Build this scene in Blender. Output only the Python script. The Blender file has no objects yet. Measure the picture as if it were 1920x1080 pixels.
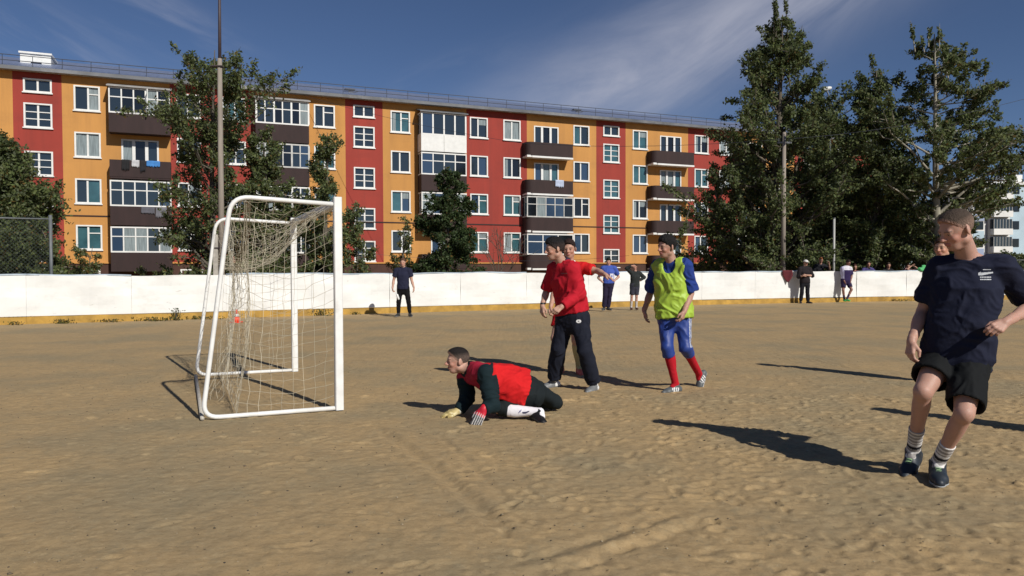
import bpy, math, random
import numpy as np
from mathutils import Matrix, Vector

SC = bpy.context.scene
COL = SC.collection

# ------------------------------------------------------------------ camera
FPX = 1390.0
CAMZ = 1.36
PITCH = math.atan(33.0 / FPX)
ROLL = math.radians(0.21)
cR = np.array([1.0, 0, 0]); cF = np.array([0, math.cos(PITCH), -math.sin(PITCH)]); cU = np.array([0, math.sin(PITCH), math.cos(PITCH)])
R2 = cR * math.cos(ROLL) - cU * math.sin(ROLL)
U2 = cU * math.cos(ROLL) + cR * math.sin(ROLL)
cam_d = bpy.data.cameras.new("camera")
cam = bpy.data.objects.new("camera", cam_d); COL.objects.link(cam)
cam_d.sensor_width = 36; cam_d.lens = FPX / 1920 * 36
cam_d.clip_start = 0.05; cam_d.clip_end = 3000
cam.matrix_world = Matrix(((R2[0], U2[0], -cF[0], 0), (R2[1], U2[1], -cF[1], 0), (R2[2], U2[2], -cF[2], CAMZ), (0, 0, 0, 1)))
SC.camera = cam

def at(px, py, Y):
    """world point at distance Y (metres away) for a pixel of the photograph"""
    d = cF + (px - 960) / FPX * R2 - (py - 540) / FPX * U2
    d = d * (Y / d[1])
    return np.array([d[0], d[1], CAMZ + d[2]])

def gnd(px, py, z=0.0):
    d = cF + (px - 960) / FPX * R2 - (py - 540) / FPX * U2
    d = d * ((z - CAMZ) / d[2])
    return np.array([d[0], d[1], z])

# ------------------------------------------------------------------ light
SUN_EL = math.radians(35.0)
TO_SUN = np.array([0.607 * math.cos(SUN_EL), -0.794 * math.cos(SUN_EL), math.sin(SUN_EL)])
sun_d = bpy.data.lights.new("sun", 'SUN'); sun_d.energy = 4.6; sun_d.angle = math.radians(0.5); sun_d.color = (1.0, 0.955, 0.87)
sun = bpy.data.objects.new("sun", sun_d); COL.objects.link(sun)
sun.rotation_mode = 'QUATERNION'; sun.rotation_quaternion = Vector(TO_SUN).to_track_quat('Z', 'Y')
sun.location = (20, -30, 40)

W = bpy.data.worlds.new("World"); SC.world = W; W.use_nodes = True
wt = W.node_tree; wt.nodes.clear()
def wn(t, **k):
    n = wt.nodes.new(t)
    for a, b in k.items(): setattr(n, a, b)
    return n
def wl(a, b): wt.links.new(a, b)
def wm(op, a, b=None, c=None):
    n = wn('ShaderNodeMath', operation=op)
    for i, v in enumerate((a, b, c)):
        if v is None: continue
        if isinstance(v, (int, float)): n.inputs[i].default_value = v
        else: wl(v, n.inputs[i])
    return n.outputs[0]
sky = wn('ShaderNodeTexSky', sky_type='NISHITA'); sky.sun_disc = False
sky.sun_elevation = SUN_EL; sky.sun_rotation = math.atan2(TO_SUN[0], TO_SUN[1])
sky.altitude = 600; sky.air_density = 0.75; sky.dust_density = 0.25; sky.ozone_density = 2.2
bg = wn('ShaderNodeBackground'); bg.inputs['Strength'].default_value = 0.062
out = wn('ShaderNodeOutputWorld')
tc = wn('ShaderNodeTexCoord'); sep = wn('ShaderNodeSeparateXYZ'); wl(tc.outputs['Generated'], sep.inputs[0])
Yp = wm('ADD', wm('ABSOLUTE', sep.outputs[1]), 0.08)
cu_ = wm('DIVIDE', sep.outputs[0], Yp); cw_ = wm('DIVIDE', sep.outputs[2], Yp)
def cloud(u0, w0, ang, la, lb, amp, seed, sx=1.6, sy=9.0, lo=0.42, hi=0.8):
    du = wm('SUBTRACT', cu_, u0); dw = wm('SUBTRACT', cw_, w0)
    ca, sa = math.cos(ang), math.sin(ang)
    a = wm('ADD', wm('MULTIPLY', du, ca), wm('MULTIPLY', dw, sa))
    b = wm('SUBTRACT', wm('MULTIPLY', dw, ca), wm('MULTIPLY', du, sa))
    cmb = wn('ShaderNodeCombineXYZ'); wl(wm('MULTIPLY', a, sx), cmb.inputs[0]); wl(wm('MULTIPLY', b, sy), cmb.inputs[1]); cmb.inputs[2].default_value = seed
    nz = wn('ShaderNodeTexNoise'); nz.inputs['Scale'].default_value = 2.2; nz.inputs['Detail'].default_value = 9; nz.inputs['Roughness'].default_value = 0.58; nz.inputs['Distortion'].default_value = 0.5
    wl(cmb.outputs[0], nz.inputs['Vector'])
    mr = wn('ShaderNodeMapRange', interpolation_type='SMOOTHSTEP'); mr.inputs[1].default_value = lo; mr.inputs[2].default_value = hi
    wl(nz.outputs[0], mr.inputs[0])
    e = wm('ADD', wm('POWER', wm('ABSOLUTE', wm('DIVIDE', a, la)), 2.0), wm('POWER', wm('ABSOLUTE', wm('DIVIDE', b, lb)), 2.0))
    g = wm('EXPONENT', wm('MULTIPLY', e, -1.0))
    return wm('MULTIPLY', wm('MULTIPLY', mr.outputs[0], g), amp)
dens = wm('ADD', cloud(0.27, 0.300, 0.47, 0.30, 0.062, 0.86, 1.3, sx=1.3, sy=4.5, lo=0.22, hi=0.70), cloud(0.10, 0.225, 0.25, 0.13, 0.045, 0.48, 2.7, sx=1.4, sy=4.0, lo=0.2, hi=0.7))
for args in ((-0.60, 0.295, -0.55, 0.17, 0.035, 0.60, 5.2), (-0.45, 0.315, -0.42, 0.10, 0.030, 0.5, 7.7),
             (-0.08, 0.24, 0.35, 0.10, 0.02, 0.22, 9.4), (2.4, 0.9, 0.3, 0.5, 0.2, 0.5, 12.0)):
    dens = wm('ADD', dens, cloud(*args))
dens = wm('MINIMUM', dens, 0.9)
front = wn('ShaderNodeMapRange'); front.inputs[1].default_value = 0.0; front.inputs[2].default_value = 0.25; wl(sep.outputs[1], front.inputs[0])
dens = wm('MULTIPLY', dens, front.outputs[0])
tint = wn('ShaderNodeMix', data_type='RGBA', blend_type='MULTIPLY'); tint.inputs[0].default_value = 1.0
wl(sky.outputs[0], tint.inputs[6]); tint.inputs[7].default_value = (0.80, 0.86, 1.0, 1)
mixc = wn('ShaderNodeMix', data_type='RGBA'); wl(dens, mixc.inputs[0]); wl(tint.outputs[2], mixc.inputs[6]); mixc.inputs[7].default_value = (7.4, 7.6, 9.0, 1)
wl(mixc.outputs[2], bg.inputs['Color']); wl(bg.outputs[0], out.inputs[0])

SC.view_settings.view_transform = 'Standard'; SC.view_settings.look = 'None'
SC.view_settings.exposure = 0.0; SC.view_settings.gamma = 1.0; SC.view_settings.use_curve_mapping = False
SC.cycles.max_bounces = 6; SC.cycles.transparent_max_bounces = 8

# ------------------------------------------------------------------ helpers
def lin(r, g, b):
    f = lambda c: (c / 255) / 12.92 if c / 255 <= 0.04045 else ((c / 255 + 0.055) / 1.055) ** 2.4
    return (f(r), f(g), f(b))

def mat(name, color=(0.5, 0.5, 0.5), rough=0.7, noise=0.0, nscale=8.0, bump=0.0, bscale=40.0, vcol=False, metallic=0.0, spec=0.5,
        stretch=(1, 1, 1), translucent=0.0, dark=None, coat=0.0, sheen=0.0, streak=0.0, scuff=0.0, scol=(0.2, 0.19, 0.17)):
    m = bpy.data.materials.new(name); m.use_nodes = True
    nt = m.node_tree; N = nt.nodes; L = nt.links
    b = N['Principled BSDF']; b.inputs['Roughness'].default_value = rough; b.inputs['Metallic'].default_value = metallic
    b.inputs['Specular IOR Level'].default_value = spec
    if coat: b.inputs['Coat Weight'].default_value = coat
    if sheen: b.inputs['Sheen Weight'].default_value = sheen
    tcn = N.new('ShaderNodeTexCoord'); mp = N.new('ShaderNodeMapping'); mp.inputs['Scale'].default_value = stretch
    L.new(tcn.outputs['Object'], mp.inputs[0])
    if vcol:
        a = N.new('ShaderNodeAttribute'); a.attribute_name = 'Col'; src = a.outputs['Color']
    else:
        a = N.new('ShaderNodeRGB'); a.outputs[0].default_value = (*color, 1); src = a.outputs[0]
    if noise > 0:
        nz = N.new('ShaderNodeTexNoise'); nz.inputs['Scale'].default_value = nscale; nz.inputs['Detail'].default_value = 8; nz.inputs['Roughness'].default_value = 0.6
        L.new(mp.outputs[0], nz.inputs['Vector'])
        mr = N.new('ShaderNodeMapRange'); mr.inputs[1].default_value = 0.3; mr.inputs[2].default_value = 0.7
        mr.inputs[3].default_value = 1 - noise; mr.inputs[4].default_value = 1 + noise
        L.new(nz.outputs[0], mr.inputs[0])
        mx = N.new('ShaderNodeVectorMath'); mx.operation = 'SCALE'; L.new(src, mx.inputs[0]); L.new(mr.outputs[0], mx.inputs['Scale']); src = mx.outputs[0]
        if dark is not None:
            nz2 = N.new('ShaderNodeTexNoise'); nz2.inputs['Scale'].default_value = nscale * 0.37; nz2.inputs['Detail'].default_value = 10; nz2.inputs['Roughness'].default_value = 0.7
            L.new(mp.outputs[0], nz2.inputs['Vector'])
            m2 = N.new('ShaderNodeMapRange'); m2.inputs[1].default_value = 0.55; m2.inputs[2].default_value = 0.75; m2.inputs[4].default_value = 0.6; L.new(nz2.outputs[0], m2.inputs[0])
            mm = N.new('ShaderNodeMix'); mm.data_type = 'RGBA'; L.new(m2.outputs[0], mm.inputs[0]); L.new(src, mm.inputs[6]); mm.inputs[7].default_value = (*dark, 1); src = mm.outputs[2]
    def masked(src, sc, st, lo, hi, amt, colr, det=8):
        q = N.new('ShaderNodeMapping'); q.inputs['Scale'].default_value = st; L.new(tcn.outputs['Object'], q.inputs[0])
        z = N.new('ShaderNodeTexNoise'); z.inputs['Scale'].default_value = sc; z.inputs['Detail'].default_value = det; z.inputs['Roughness'].default_value = 0.65; L.new(q.outputs[0], z.inputs['Vector'])
        r = N.new('ShaderNodeMapRange'); r.inputs[1].default_value = lo; r.inputs[2].default_value = hi; r.inputs[4].default_value = amt; L.new(z.outputs[0], r.inputs[0])
        x = N.new('ShaderNodeMix'); x.data_type = 'RGBA'; L.new(r.outputs[0], x.inputs[0]); L.new(src, x.inputs[6]); x.inputs[7].default_value = (*colr, 1); return x.outputs[2]
    if streak: src = masked(src, 1.0, (1.6, 1.6, 0.10), 0.50, 0.72, streak, scol); src = masked(src, 1.0, (0.35, 0.35, 0.9), 0.52, 0.70, streak * 0.7, scol)
    if scuff: src = masked(src, 5.0, (0.6, 0.6, 1.8), 0.64, 0.70, scuff, scol); src = masked(src, 1.5, (1.2, 1.2, 0.7), 0.60, 0.75, scuff * 0.6, scol, 10)
    L.new(src, b.inputs['Base Color'])
    if bump > 0:
        nb = N.new('ShaderNodeTexNoise'); nb.inputs['Scale'].default_value = bscale; nb.inputs['Detail'].default_value = 6
        L.new(mp.outputs[0], nb.inputs['Vector'])
        bn = N.new('ShaderNodeBump'); bn.inputs['Strength'].default_value = bump; bn.inputs['Distance'].default_value = 0.02
        L.new(nb.outputs[0], bn.inputs['Height']); L.new(bn.outputs[0], b.inputs['Normal'])
    if translucent > 0:
        tr = N.new('ShaderNodeBsdfTranslucent'); L.new(src, tr.inputs[0])
        ms = N.new('ShaderNodeMixShader'); ms.inputs[0].default_value = translucent
        L.new(b.outputs[0], ms.inputs[1]); L.new(tr.outputs[0], ms.inputs[2]); L.new(ms.outputs[0], N['Material Output'].inputs[0])
    return m

def tag(o, label=None, cat=None, group=None, kind=None):
    if label: o['label'] = label
    if cat: o['category'] = cat
    if group: o['group'] = group
    if kind: o['kind'] = kind
    return o

def empty(name, loc, rz=0.0):
    o = bpy.data.objects.new(name, None); COL.objects.link(o); o.location = tuple(loc); o.rotation_euler = (0, 0, rz); o.empty_display_size = 0.2
    return o

def np_mesh(name, V, F, mats, parent=None, loc=(0, 0, 0), smooth=False, col=None, fm=None):
    """V (n,3), F (m,k) same-size faces or list of lists"""
    me = bpy.data.meshes.new(name)
    V = np.asarray(V, dtype=np.float32)
    if isinstance(F, np.ndarray):
        k = F.shape[1]
        me.vertices.add(len(V)); me.vertices.foreach_set('co', V.ravel())
        me.loops.add(F.size); me.loops.foreach_set('vertex_index', F.astype(np.int32).ravel())
        me.polygons.add(len(F)); me.polygons.foreach_set('loop_start', np.arange(0, F.size, k, dtype=np.int32))
        me.polygons.foreach_set('loop_total', np.full(len(F), k, dtype=np.int32))
        me.update(calc_edges=True)
    else:
        me.from_pydata([tuple(v) for v in V], [], F); me.update()
    if not isinstance(mats, (list, tuple)): mats = [mats]
    for m in mats: me.materials.append(m)
    if fm is not None: me.polygons.foreach_set('material_index', np.asarray(fm, dtype=np.int32))
    if smooth: me.polygons.foreach_set('use_smooth', np.ones(len(me.polygons), dtype=bool))
    if col is not None:
        ca = me.color_attributes.new('Col', 'FLOAT_COLOR', 'POINT')
        c4 = np.ones((len(V), 4), dtype=np.float32); c4[:, :3] = col
        ca.data.foreach_set('color', c4.ravel())
    me.validate()
    o = bpy.data.objects.new(name, me); COL.objects.link(o); o.location = tuple(loc)
    if parent is not None: o.parent = parent
    return o

class MB:
    """collects boxes, bars and tubes into one mesh"""
    def __init__(s): s.v = []; s.f = []; s.m = []; s.n = 0
    def add(s, V, F, m=0):
        for f in F: s.f.append([i + s.n for i in f]); s.m.append(m)
        s.v.extend([tuple(map(float, p)) for p in V]); s.n += len(V)
    def box(s, x0, x1, y0, y1, z0, z1, m=0):
        V = [(x0, y0, z0), (x1, y0, z0), (x1, y1, z0), (x0, y1, z0), (x0, y0, z1), (x1, y0, z1), (x1, y1, z1), (x0, y1, z1)]
        s.add(V, [(0, 3, 2, 1), (4, 5, 6, 7), (0, 1, 5, 4), (1, 2, 6, 5), (2, 3, 7, 6), (3, 0, 4, 7)], m)
    def quad(s, a, b, c, d, m=0): s.add([a, b, c, d], [(0, 1, 2, 3)], m)
    def tube(s, pts, r, n=8, m=0, cap=True, square=False):
        pts = [np.array(p, float) for p in pts]; rr = r if isinstance(r, (list, tuple, np.ndarray)) else [r] * len(pts)
        prev = None; V = []
        for i, p in enumerate(pts):
            d = pts[min(i + 1, len(pts) - 1)] - pts[max(i - 1, 0)]; d /= (np.linalg.norm(d) + 1e-9)
            if prev is None:
                u = np.cross(d, [0, 0, 1.0]);
                if np.linalg.norm(u) < 1e-3: u = np.cross(d, [0, 1.0, 0])
            else: u = prev - d * np.dot(prev, d)
            u /= np.linalg.norm(u); prev = u; w = np.cross(d, u)
            for j in range(n):
                a = 2 * math.pi * (j + 0.5) / n
                V.append(p + (u * math.cos(a) + w * math.sin(a)) * rr[i])
        F = []
        for i in range(len(pts) - 1):
            for j in range(n):
                F.append((i * n + j, i * n + (j + 1) % n, (i + 1) * n + (j + 1) % n, (i + 1) * n + j))
        if cap: F.append(tuple(range(n - 1, -1, -1))); F.append(tuple((len(pts) - 1) * n + j for j in range(n)))
        s.add(V, F, m)
    def build(s, name, mats, parent=None, loc=(0, 0, 0), smooth=False):
        me = bpy.data.meshes.new(name); me.from_pydata(s.v, [], s.f); me.update()
        if not isinstance(mats, (list, tuple)): mats = [mats]
        for m in mats: me.materials.append(m)
        if len(mats) > 1: me.polygons.foreach_set('material_index', np.asarray(s.m, dtype=np.int32))
        if smooth: me.polygons.foreach_set('use_smooth', np.ones(len(me.polygons), dtype=bool))
        o = bpy.data.objects.new(name, me); COL.objects.link(o); o.location = tuple(loc)
        if parent is not None: o.parent = parent
        return o

def hsh(ix, iy, iz, seed=0):
    n = (ix.astype(np.int64) * 374761393 + iy.astype(np.int64) * 668265263 + iz.astype(np.int64) * 2147483647 + seed * 974711) & 0xffffffff
    n = ((n ^ (n >> 13)) * 1274126177) & 0xffffffff
    n = (n ^ (n >> 16)) & 0xffffff
    return n.astype(np.float32) / float(0xffffff)
def noise3(P, seed=0):
    P = np.asarray(P, dtype=np.float32); i = np.floor(P).astype(np.int64); f = P - i; f = f * f * (3 - 2 * f); r = 0
    for dx in (0, 1):
        for dy in (0, 1):
            for dz in (0, 1):
                w = (f[..., 0] if dx else 1 - f[..., 0]) * (f[..., 1] if dy else 1 - f[..., 1]) * (f[..., 2] if dz else 1 - f[..., 2])
                r = r + w * hsh(i[..., 0] + dx, i[..., 1] + dy, i[..., 2] + dz, seed)
    return r
def fbm(P, oct=4, seed=0):
    a = 0; s = 1.0; t = 0
    for k in range(oct):
        a = a + s * noise3(P * (2.03 ** k), seed + k * 7); t += s; s *= 0.5
    return a / t
# ------------------------------------------------------------------ ground
sand = bpy.data.materials.new('sand'); sand.use_nodes = True
def make_sand(m, c1, c2, c3):
    nt = m.node_tree; N = nt.nodes; L = nt.links; b = N['Principled BSDF']; b.inputs['Roughness'].default_value = 0.95; b.inputs['Specular IOR Level'].default_value = 0.15
    t = N.new('ShaderNodeTexCoord')
    def nz(s, d=8, r=0.6, st=(1, 1, 1)):
        mp = N.new('ShaderNodeMapping'); mp.inputs['Scale'].default_value = st; L.new(t.outputs['Object'], mp.inputs[0])
        n = N.new('ShaderNodeTexNoise'); n.inputs['Scale'].default_value = s; n.inputs['Detail'].default_value = d; n.inputs['Roughness'].default_value = r
        L.new(mp.outputs[0], n.inputs['Vector']); return n.outputs[0]
    def mr(s, a, b_, c=0, d=1):
        n = N.new('ShaderNodeMapRange'); n.inputs[1].default_value = a; n.inputs[2].default_value = b_; n.inputs[3].default_value = c; n.inputs[4].default_value = d; L.new(s, n.inputs[0]); return n.outputs[0]
    def mix(f, a, b_):
        n = N.new('ShaderNodeMix'); n.data_type = 'RGBA'; L.new(f, n.inputs[0])
        for i, v in ((6, a), (7, b_)):
            if isinstance(v, tuple): n.inputs[i].default_value = (*v, 1)
            else: L.new(v, n.inputs[i])
        return n.outputs[2]
    a = mix(mr(nz(1.6, 9, 0.65), 0.42, 0.60), c1, c2)
    a = mix(mr(nz(0.55, 6, 0.6), 0.46, 0.62, 0, 0.7), a, c3)
    a = mix(mr(nz(9.0, 9, 0.72), 0.52, 0.66, 0, 0.5), a, c3)
    a = mix(mr(nz(75.0, 4, 0.7), 0.60, 0.74, 0, 0.65), a, (0.07, 0.055, 0.035))
    a = mix(mr(nz(4.5, 10, 0.8, (1, 2.2, 1)), 0.50, 0.68, 0, 0.55), a, (0.18, 0.14, 0.08))
    a = mix(mr(nz(3.1, 10, 0.8), 0.52, 0.70, 0, 0.35), a, (0.47, 0.345, 0.19))
    a = mix(mr(nz(17.0, 8, 0.85, (1, 1.9, 1)), 0.62, 0.72, 0, 0.6), a, (0.12, 0.095, 0.06))
    a = mix(mr(nz(13.0, 9, 0.85, (1, 1.6, 1)), 0.47, 0.60, 0, 0.45), a, (0.235, 0.165, 0.085))
    a = mix(mr(nz(21.0, 9, 0.85), 0.53, 0.64, 0, 0.4), a, (0.52, 0.40, 0.24))
    a = mix(mr(nz(55.0, 3, 0.6), 0.70, 0.78, 0, 0.7), a, (0.42, 0.38, 0.28))
    L.new(a, b.inputs['Base Color'])
    bn = N.new('ShaderNodeBump'); bn.inputs['Strength'].default_value = 0.6; bn.inputs['Distance'].default_value = 0.012; L.new(nz(33, 10, 0.82), bn.inputs['Height'])
    b2 = N.new('ShaderNodeBump'); b2.inputs['Strength'].default_value = 0.18; b2.inputs['Distance'].default_value = 0.03; L.new(nz(11, 7, 0.7), b2.inputs['Height']); L.new(b2.outputs[0], bn.inputs['Normal'])
    L.new(bn.outputs[0], b.inputs['Normal'])
make_sand(sand, (0.428, 0.298, 0.152), (0.375, 0.268, 0.143), (0.268, 0.225, 0.142))

def axis(lo, fine0, fine1, hi, h, g=1.12):
    a = list(np.arange(fine0, fine1, h)); x = fine1; s = h
    while x < hi: a.append(x); s *= g; x += s
    a.append(hi); x = fine0; s = h; b = []
    while x > lo: s *= g; x -= s; b.append(max(x, lo))
    return np.array(b[::-1] + a)
gx = axis(-900, -5.5, 6.5, 900, 0.018, 1.10); gy = axis(-300, 2.4, 8.6, 1600, 0.017, 1.035)
GX, GY = np.meshgrid(gx, gy)
P = np.stack([GX, GY, GX * 0], -1)
near = np.clip(1.3 - np.abs(GY - 5) / 25, 0, 1) * np.clip(2 - np.abs(GX) / 12, 0, 1)
roughness = 0.35 + 0.7 * np.clip((GX + 1.5) / 3.5, 0, 1) * np.clip((9 - GY) / 4, 0.25, 1)
Hh = (fbm(P * 0.8, 3, 3) - 0.5) * 0.02 + roughness * (fbm(P * np.array([6.5, 8.5, 1]), 4, 11) - 0.5) * 0.013 + (fbm(P * 19, 3, 5) - 0.5) * 0.011
rng = np.random.default_rng(5)
def dent(cx, cy, L_, w_, ang, dep):
    i0, i1 = np.searchsorted(gx, [cx - 0.35, cx + 0.35]); j0, j1 = np.searchsorted(gy, [cy - 0.35, cy + 0.35])
    if i1 <= i0 or j1 <= j0: return
    X = GX[j0:j1, i0:i1] - cx; Y = GY[j0:j1, i0:i1] - cy
    a = (X * math.cos(ang) + Y * math.sin(ang)) / L_; b = (-X * math.sin(ang) + Y * math.cos(ang)) / w_
    r = a * a + b * b
    Hh[j0:j1, i0:i1] += -dep * np.exp(-r * r) + dep * 0.75 * np.exp(-(np.sqrt(r) - 1.35) ** 2 * 9)
for k in range(1500):
    if k % 3: cx, cy = rng.uniform(0.0, 6.5), rng.uniform(2.4, 8)
    else: cx, cy = rng.uniform(-6, 7), rng.uniform(2.4, 13)
    dent(cx, cy, rng.uniform(0.03, 0.11), rng.uniform(0.025, 0.045), rng.uniform(0, 3.14), rng.uniform(0.003, 0.010))
def furrow(p, q, w, dep, bend=0.0, ridge=True):
    p = np.array(p[:2]); q = np.array(q[:2]); d = q - p; L_ = np.linalg.norm(d); d /= L_; n = np.array([-d[1], d[0]])
    T = (GX - p[0]) * d[0] + (GY - p[1]) * d[1]; S_ = (GX - p[0]) * n[0] + (GY - p[1]) * n[1] - bend * np.sin(np.clip(T / L_, 0, 1) * math.pi)
    m = np.clip(T / 0.3, 0, 1) * np.clip((L_ - T) / 0.3, 0, 1)
    wob = 1 + 0.6 * (noise3(P * 9, 3) - 0.5)
    Hh[:] += m * (-dep * np.exp(-(S_ / w) ** 2) + 0.6 * dep * np.exp(-((np.abs(S_) - 1.9 * w) / (0.8 * w)) ** 2)) * wob
for k in range(2600):
    right = k % 4 != 0
    cx = min(rng.normal(3.2, 1.9), 6.3) if right else rng.uniform(-5.5, 6.5); cy = 2.4 + 7.2 * rng.random() ** 1.2
    dent(cx, cy, rng.uniform(0.020, 0.060), rng.uniform(0.014, 0.028), rng.normal(0.5, 0.9), rng.uniform(0.002, 0.0065) * (1.0 if right else 0.6) * min(1, max(0.2, (9.6 - cy) / 4)))
furrow(gnd(690, 790), gnd(985, 1030), 0.045, 0.013, 0.06)
furrow(gnd(800, 800), gnd(1000, 1000), 0.03, 0.005, 0.05)
furrow(gnd(1330, 955), gnd(960, 1075), 0.05, -0.013, 0.03)
Hh = Hh * np.clip(near + 0.15, 0, 1) - 0.006
nI, nJ = len(gx), len(gy)
idx = np.arange(nI * nJ).reshape(nJ, nI)
F = np.stack([idx[:-1, :-1], idx[:-1, 1:], idx[1:, 1:], idx[1:, :-1]], -1).reshape(-1, 4)
g = np_mesh('ground', np.stack([GX, GY, Hh], -1).reshape(-1, 3), F, sand, smooth=True)
tag(g, kind='structure')


# grit and small stones lying on the sand
rg0 = np.random.default_rng(77); nS = 5000
sx_ = rg0.uniform(-6.5, 7.5, nS); sy_ = 2.4 + 9 * rg0.random(nS) ** 1.5; ssz = rg0.uniform(0.002, 0.0055, nS) * np.where(rg0.random(nS) < 0.04, 1.8, 1)
octv = np.array([(1, 0, 0), (-1, 0, 0), (0, 1, 0), (0, -1, 0), (0, 0, 1), (0, 0, -1)], float); octf = np.array([(0, 2, 4), (2, 1, 4), (1, 3, 4), (3, 0, 4), (2, 0, 5), (1, 2, 5), (3, 1, 5), (0, 3, 5)])
SV = octv[None] * rg0.uniform(0.6, 1.4, (nS, 6, 3)) * ssz[:, None, None] * np.array([1.3, 1.3, 0.7])
ji = np.clip(np.searchsorted(gy, sy_), 0, len(gy) - 1); ii = np.clip(np.searchsorted(gx, sx_), 0, len(gx) - 1)
SV = SV + np.stack([sx_, sy_, Hh[ji, ii] + ssz * 0.25], -1)[:, None, :]
SF = (octf[None] + (np.arange(nS) * 6)[:, None, None]).reshape(-1, 3)
scol = np.repeat(np.array([(0.08, 0.065, 0.045), (0.20, 0.16, 0.10), (0.04, 0.035, 0.03), (0.34, 0.28, 0.19), (0.13, 0.10, 0.065)])[rg0.integers(0, 5, nS)], 6, 0)
M_grit = mat('grit', vcol=True, rough=0.9)
tag(np_mesh('gravel', SV.reshape(-1, 3), SF, M_grit, col=scol), 'small stones and grit scattered over the sand', 'gravel', kind='stuff')

# strip of yard behind the boards, 4 mm up and out of sight except from higher up
M_yard = mat('yard_soil', (0.11, 0.11, 0.05), 0.95, 0.35, 1.5, 0.4, 20, dark=(0.05, 0.07, 0.02))
# ------------------------------------------------------------------ rink boards
M_board = mat('board_white', (0.73, 0.73, 0.705), 0.6, 0.08, 1.3, 0.35, 2.2, scuff=0.40, scol=(0.36, 0.34, 0.31), stretch=(1, 1, 2.0), dark=(0.46, 0.45, 0.41))
M_kick = mat('kick_yellow', (0.40, 0.235, 0.045), 0.8, 0.35, 2.5, 0.3, 12, dark=(0.16, 0.11, 0.05))
M_cap = mat('board_cap', (0.36, 0.42, 0.47), 0.6, 0.35, 2.0, 0.2, 10)
bx = np.array([-160, 0, 165, 330, 480, 640, 800, 900, 1050, 1200, 1380, 1500, 1600, 1720, 1850, 2060.])
by = np.array([614, 607.5, 603.5, 600, 596, 590, 584.5, 581, 577, 573.5, 570.5, 568, 566.5, 564, 562, 560.])
pf = np.polyfit((bx - 960) / 1000, by, 3)
def board_pt(px, z=0.0): return gnd(px, float(np.polyval(pf, (px - 960) / 1000)), z)
samp = [board_pt(x) for x in np.linspace(-170, 2080, 400)]
cum = [0.0]
for a, b in zip(samp[:-1], samp[1:]): cum.append(cum[-1] + np.linalg.norm(b - a))
def along(t):
    i = min(max(np.searchsorted(cum, t) - 1, 0), len(samp) - 2); f = (t - cum[i]) / (cum[i + 1] - cum[i]); return samp[i] * (1 - f) + samp[i + 1] * f
boards = tag(empty('rink_boards', along(cum[-1] / 2)), 'long white painted rink boards with yellow kick strip round the sand pitch', 'rink boards')
bc = np.array(boards.location)
rb = random.Random(3)
nP = int(cum[-1] / 2.4); tb = np.linspace(0, cum[-1], nP + 1)
BH = 1.265
for k in range(nP):
    n = 13; t0, t1 = tb[k] + 0.002, tb[k + 1] - 0.002
    m = MB(); kk = MB(); cp = MB(); off = rb.uniform(-0.012, 0.012)
    pts = []
    for j in range(n):
        t = t0 + (t1 - t0) * j / (n - 1); p = along(t); q = along(min(t + 0.05, cum[-1])); d = (q - p) / (np.linalg.norm(q - p) + 1e-9)
        if j == n - 1: d = dl
        dl = d; nr = np.array([d[1], -d[0], 0]);  # toward the camera
        wob = 0.018 * math.sin(t * 1.7) + 0.012 * math.sin(t * 4.1 + 1) + off
        pts.append((p - bc + nr * wob, nr, t))
    rows = [0.20, 0.45, 0.7, 0.95, BH]
    top = lambda t: 0.014 * math.sin(t * 0.9) + 0.010 * math.sin(t * 3.3)
    V = []
    for z in rows:
        for p, nr, t in pts: V.append(p + nr * (0.014 * math.sin(z * 5 + t * 2.2)) + np.array([0, 0, z + (top(t) if z == BH else 0)]))
    nf = len(V)
    for z in (rows[0], rows[-1]):
        for p, nr, t in pts: V.append(p - nr * 0.05 + np.array([0, 0, z + (top(t) if z == BH else 0)]))
    F_ = []
    for r in range(len(rows) - 1):
        for j in range(n - 1): F_.append((r * n + j, r * n + j + 1, (r + 1) * n + j + 1, (r + 1) * n + j))
    r = len(rows) - 1
    for j in range(n - 1):
        F_.append((r * n + j, r * n + j + 1, nf + n + j + 1, nf + n + j))
        F_.append((nf + n + j, nf + n + j + 1, nf + j + 1, nf + j))
    F_.append((0, nf, nf + n, r * n)); F_.append((n - 1, r * n + n - 1, nf + 2 * n - 1, nf + n - 1))
    m.add(V, F_); m.build('panel', M_board, boards, smooth=False)
    V = []
    kz = 0.185 + rb.uniform(-0.012, 0.012)
    for z in (-0.05, kz):
        for s_ in (0.022, -0.05):
            for p, nr, t in pts: V.append(p + nr * s_ + np.array([0, 0, z + (0.008 * math.sin(t * 5) if z > 0 else 0)]))
    F_ = []
    for j in range(n - 1): F_ += [(j, j + 1, 2 * n + j + 1, 2 * n + j), (2 * n + j, 2 * n + j + 1, 3 * n + j + 1, 3 * n + j), (3 * n + j, 3 * n + j + 1, n + j + 1, n + j)]
    F_ += [(0, 2 * n, 3 * n, n), (n - 1, 2 * n - 1, 4 * n - 1, 3 * n - 1)]
    kk.add(V, F_); kk.build('kick_strip', M_kick, boards)
    if k % 5 != 2:
        cp.tube([p - nr * 0.03 + np.array([0, 0, BH + 0.004 + top(t)]) for p, nr, t in pts], 0.032, 6); cp.build('top_rail', M_cap, boards, smooth=True)

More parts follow.
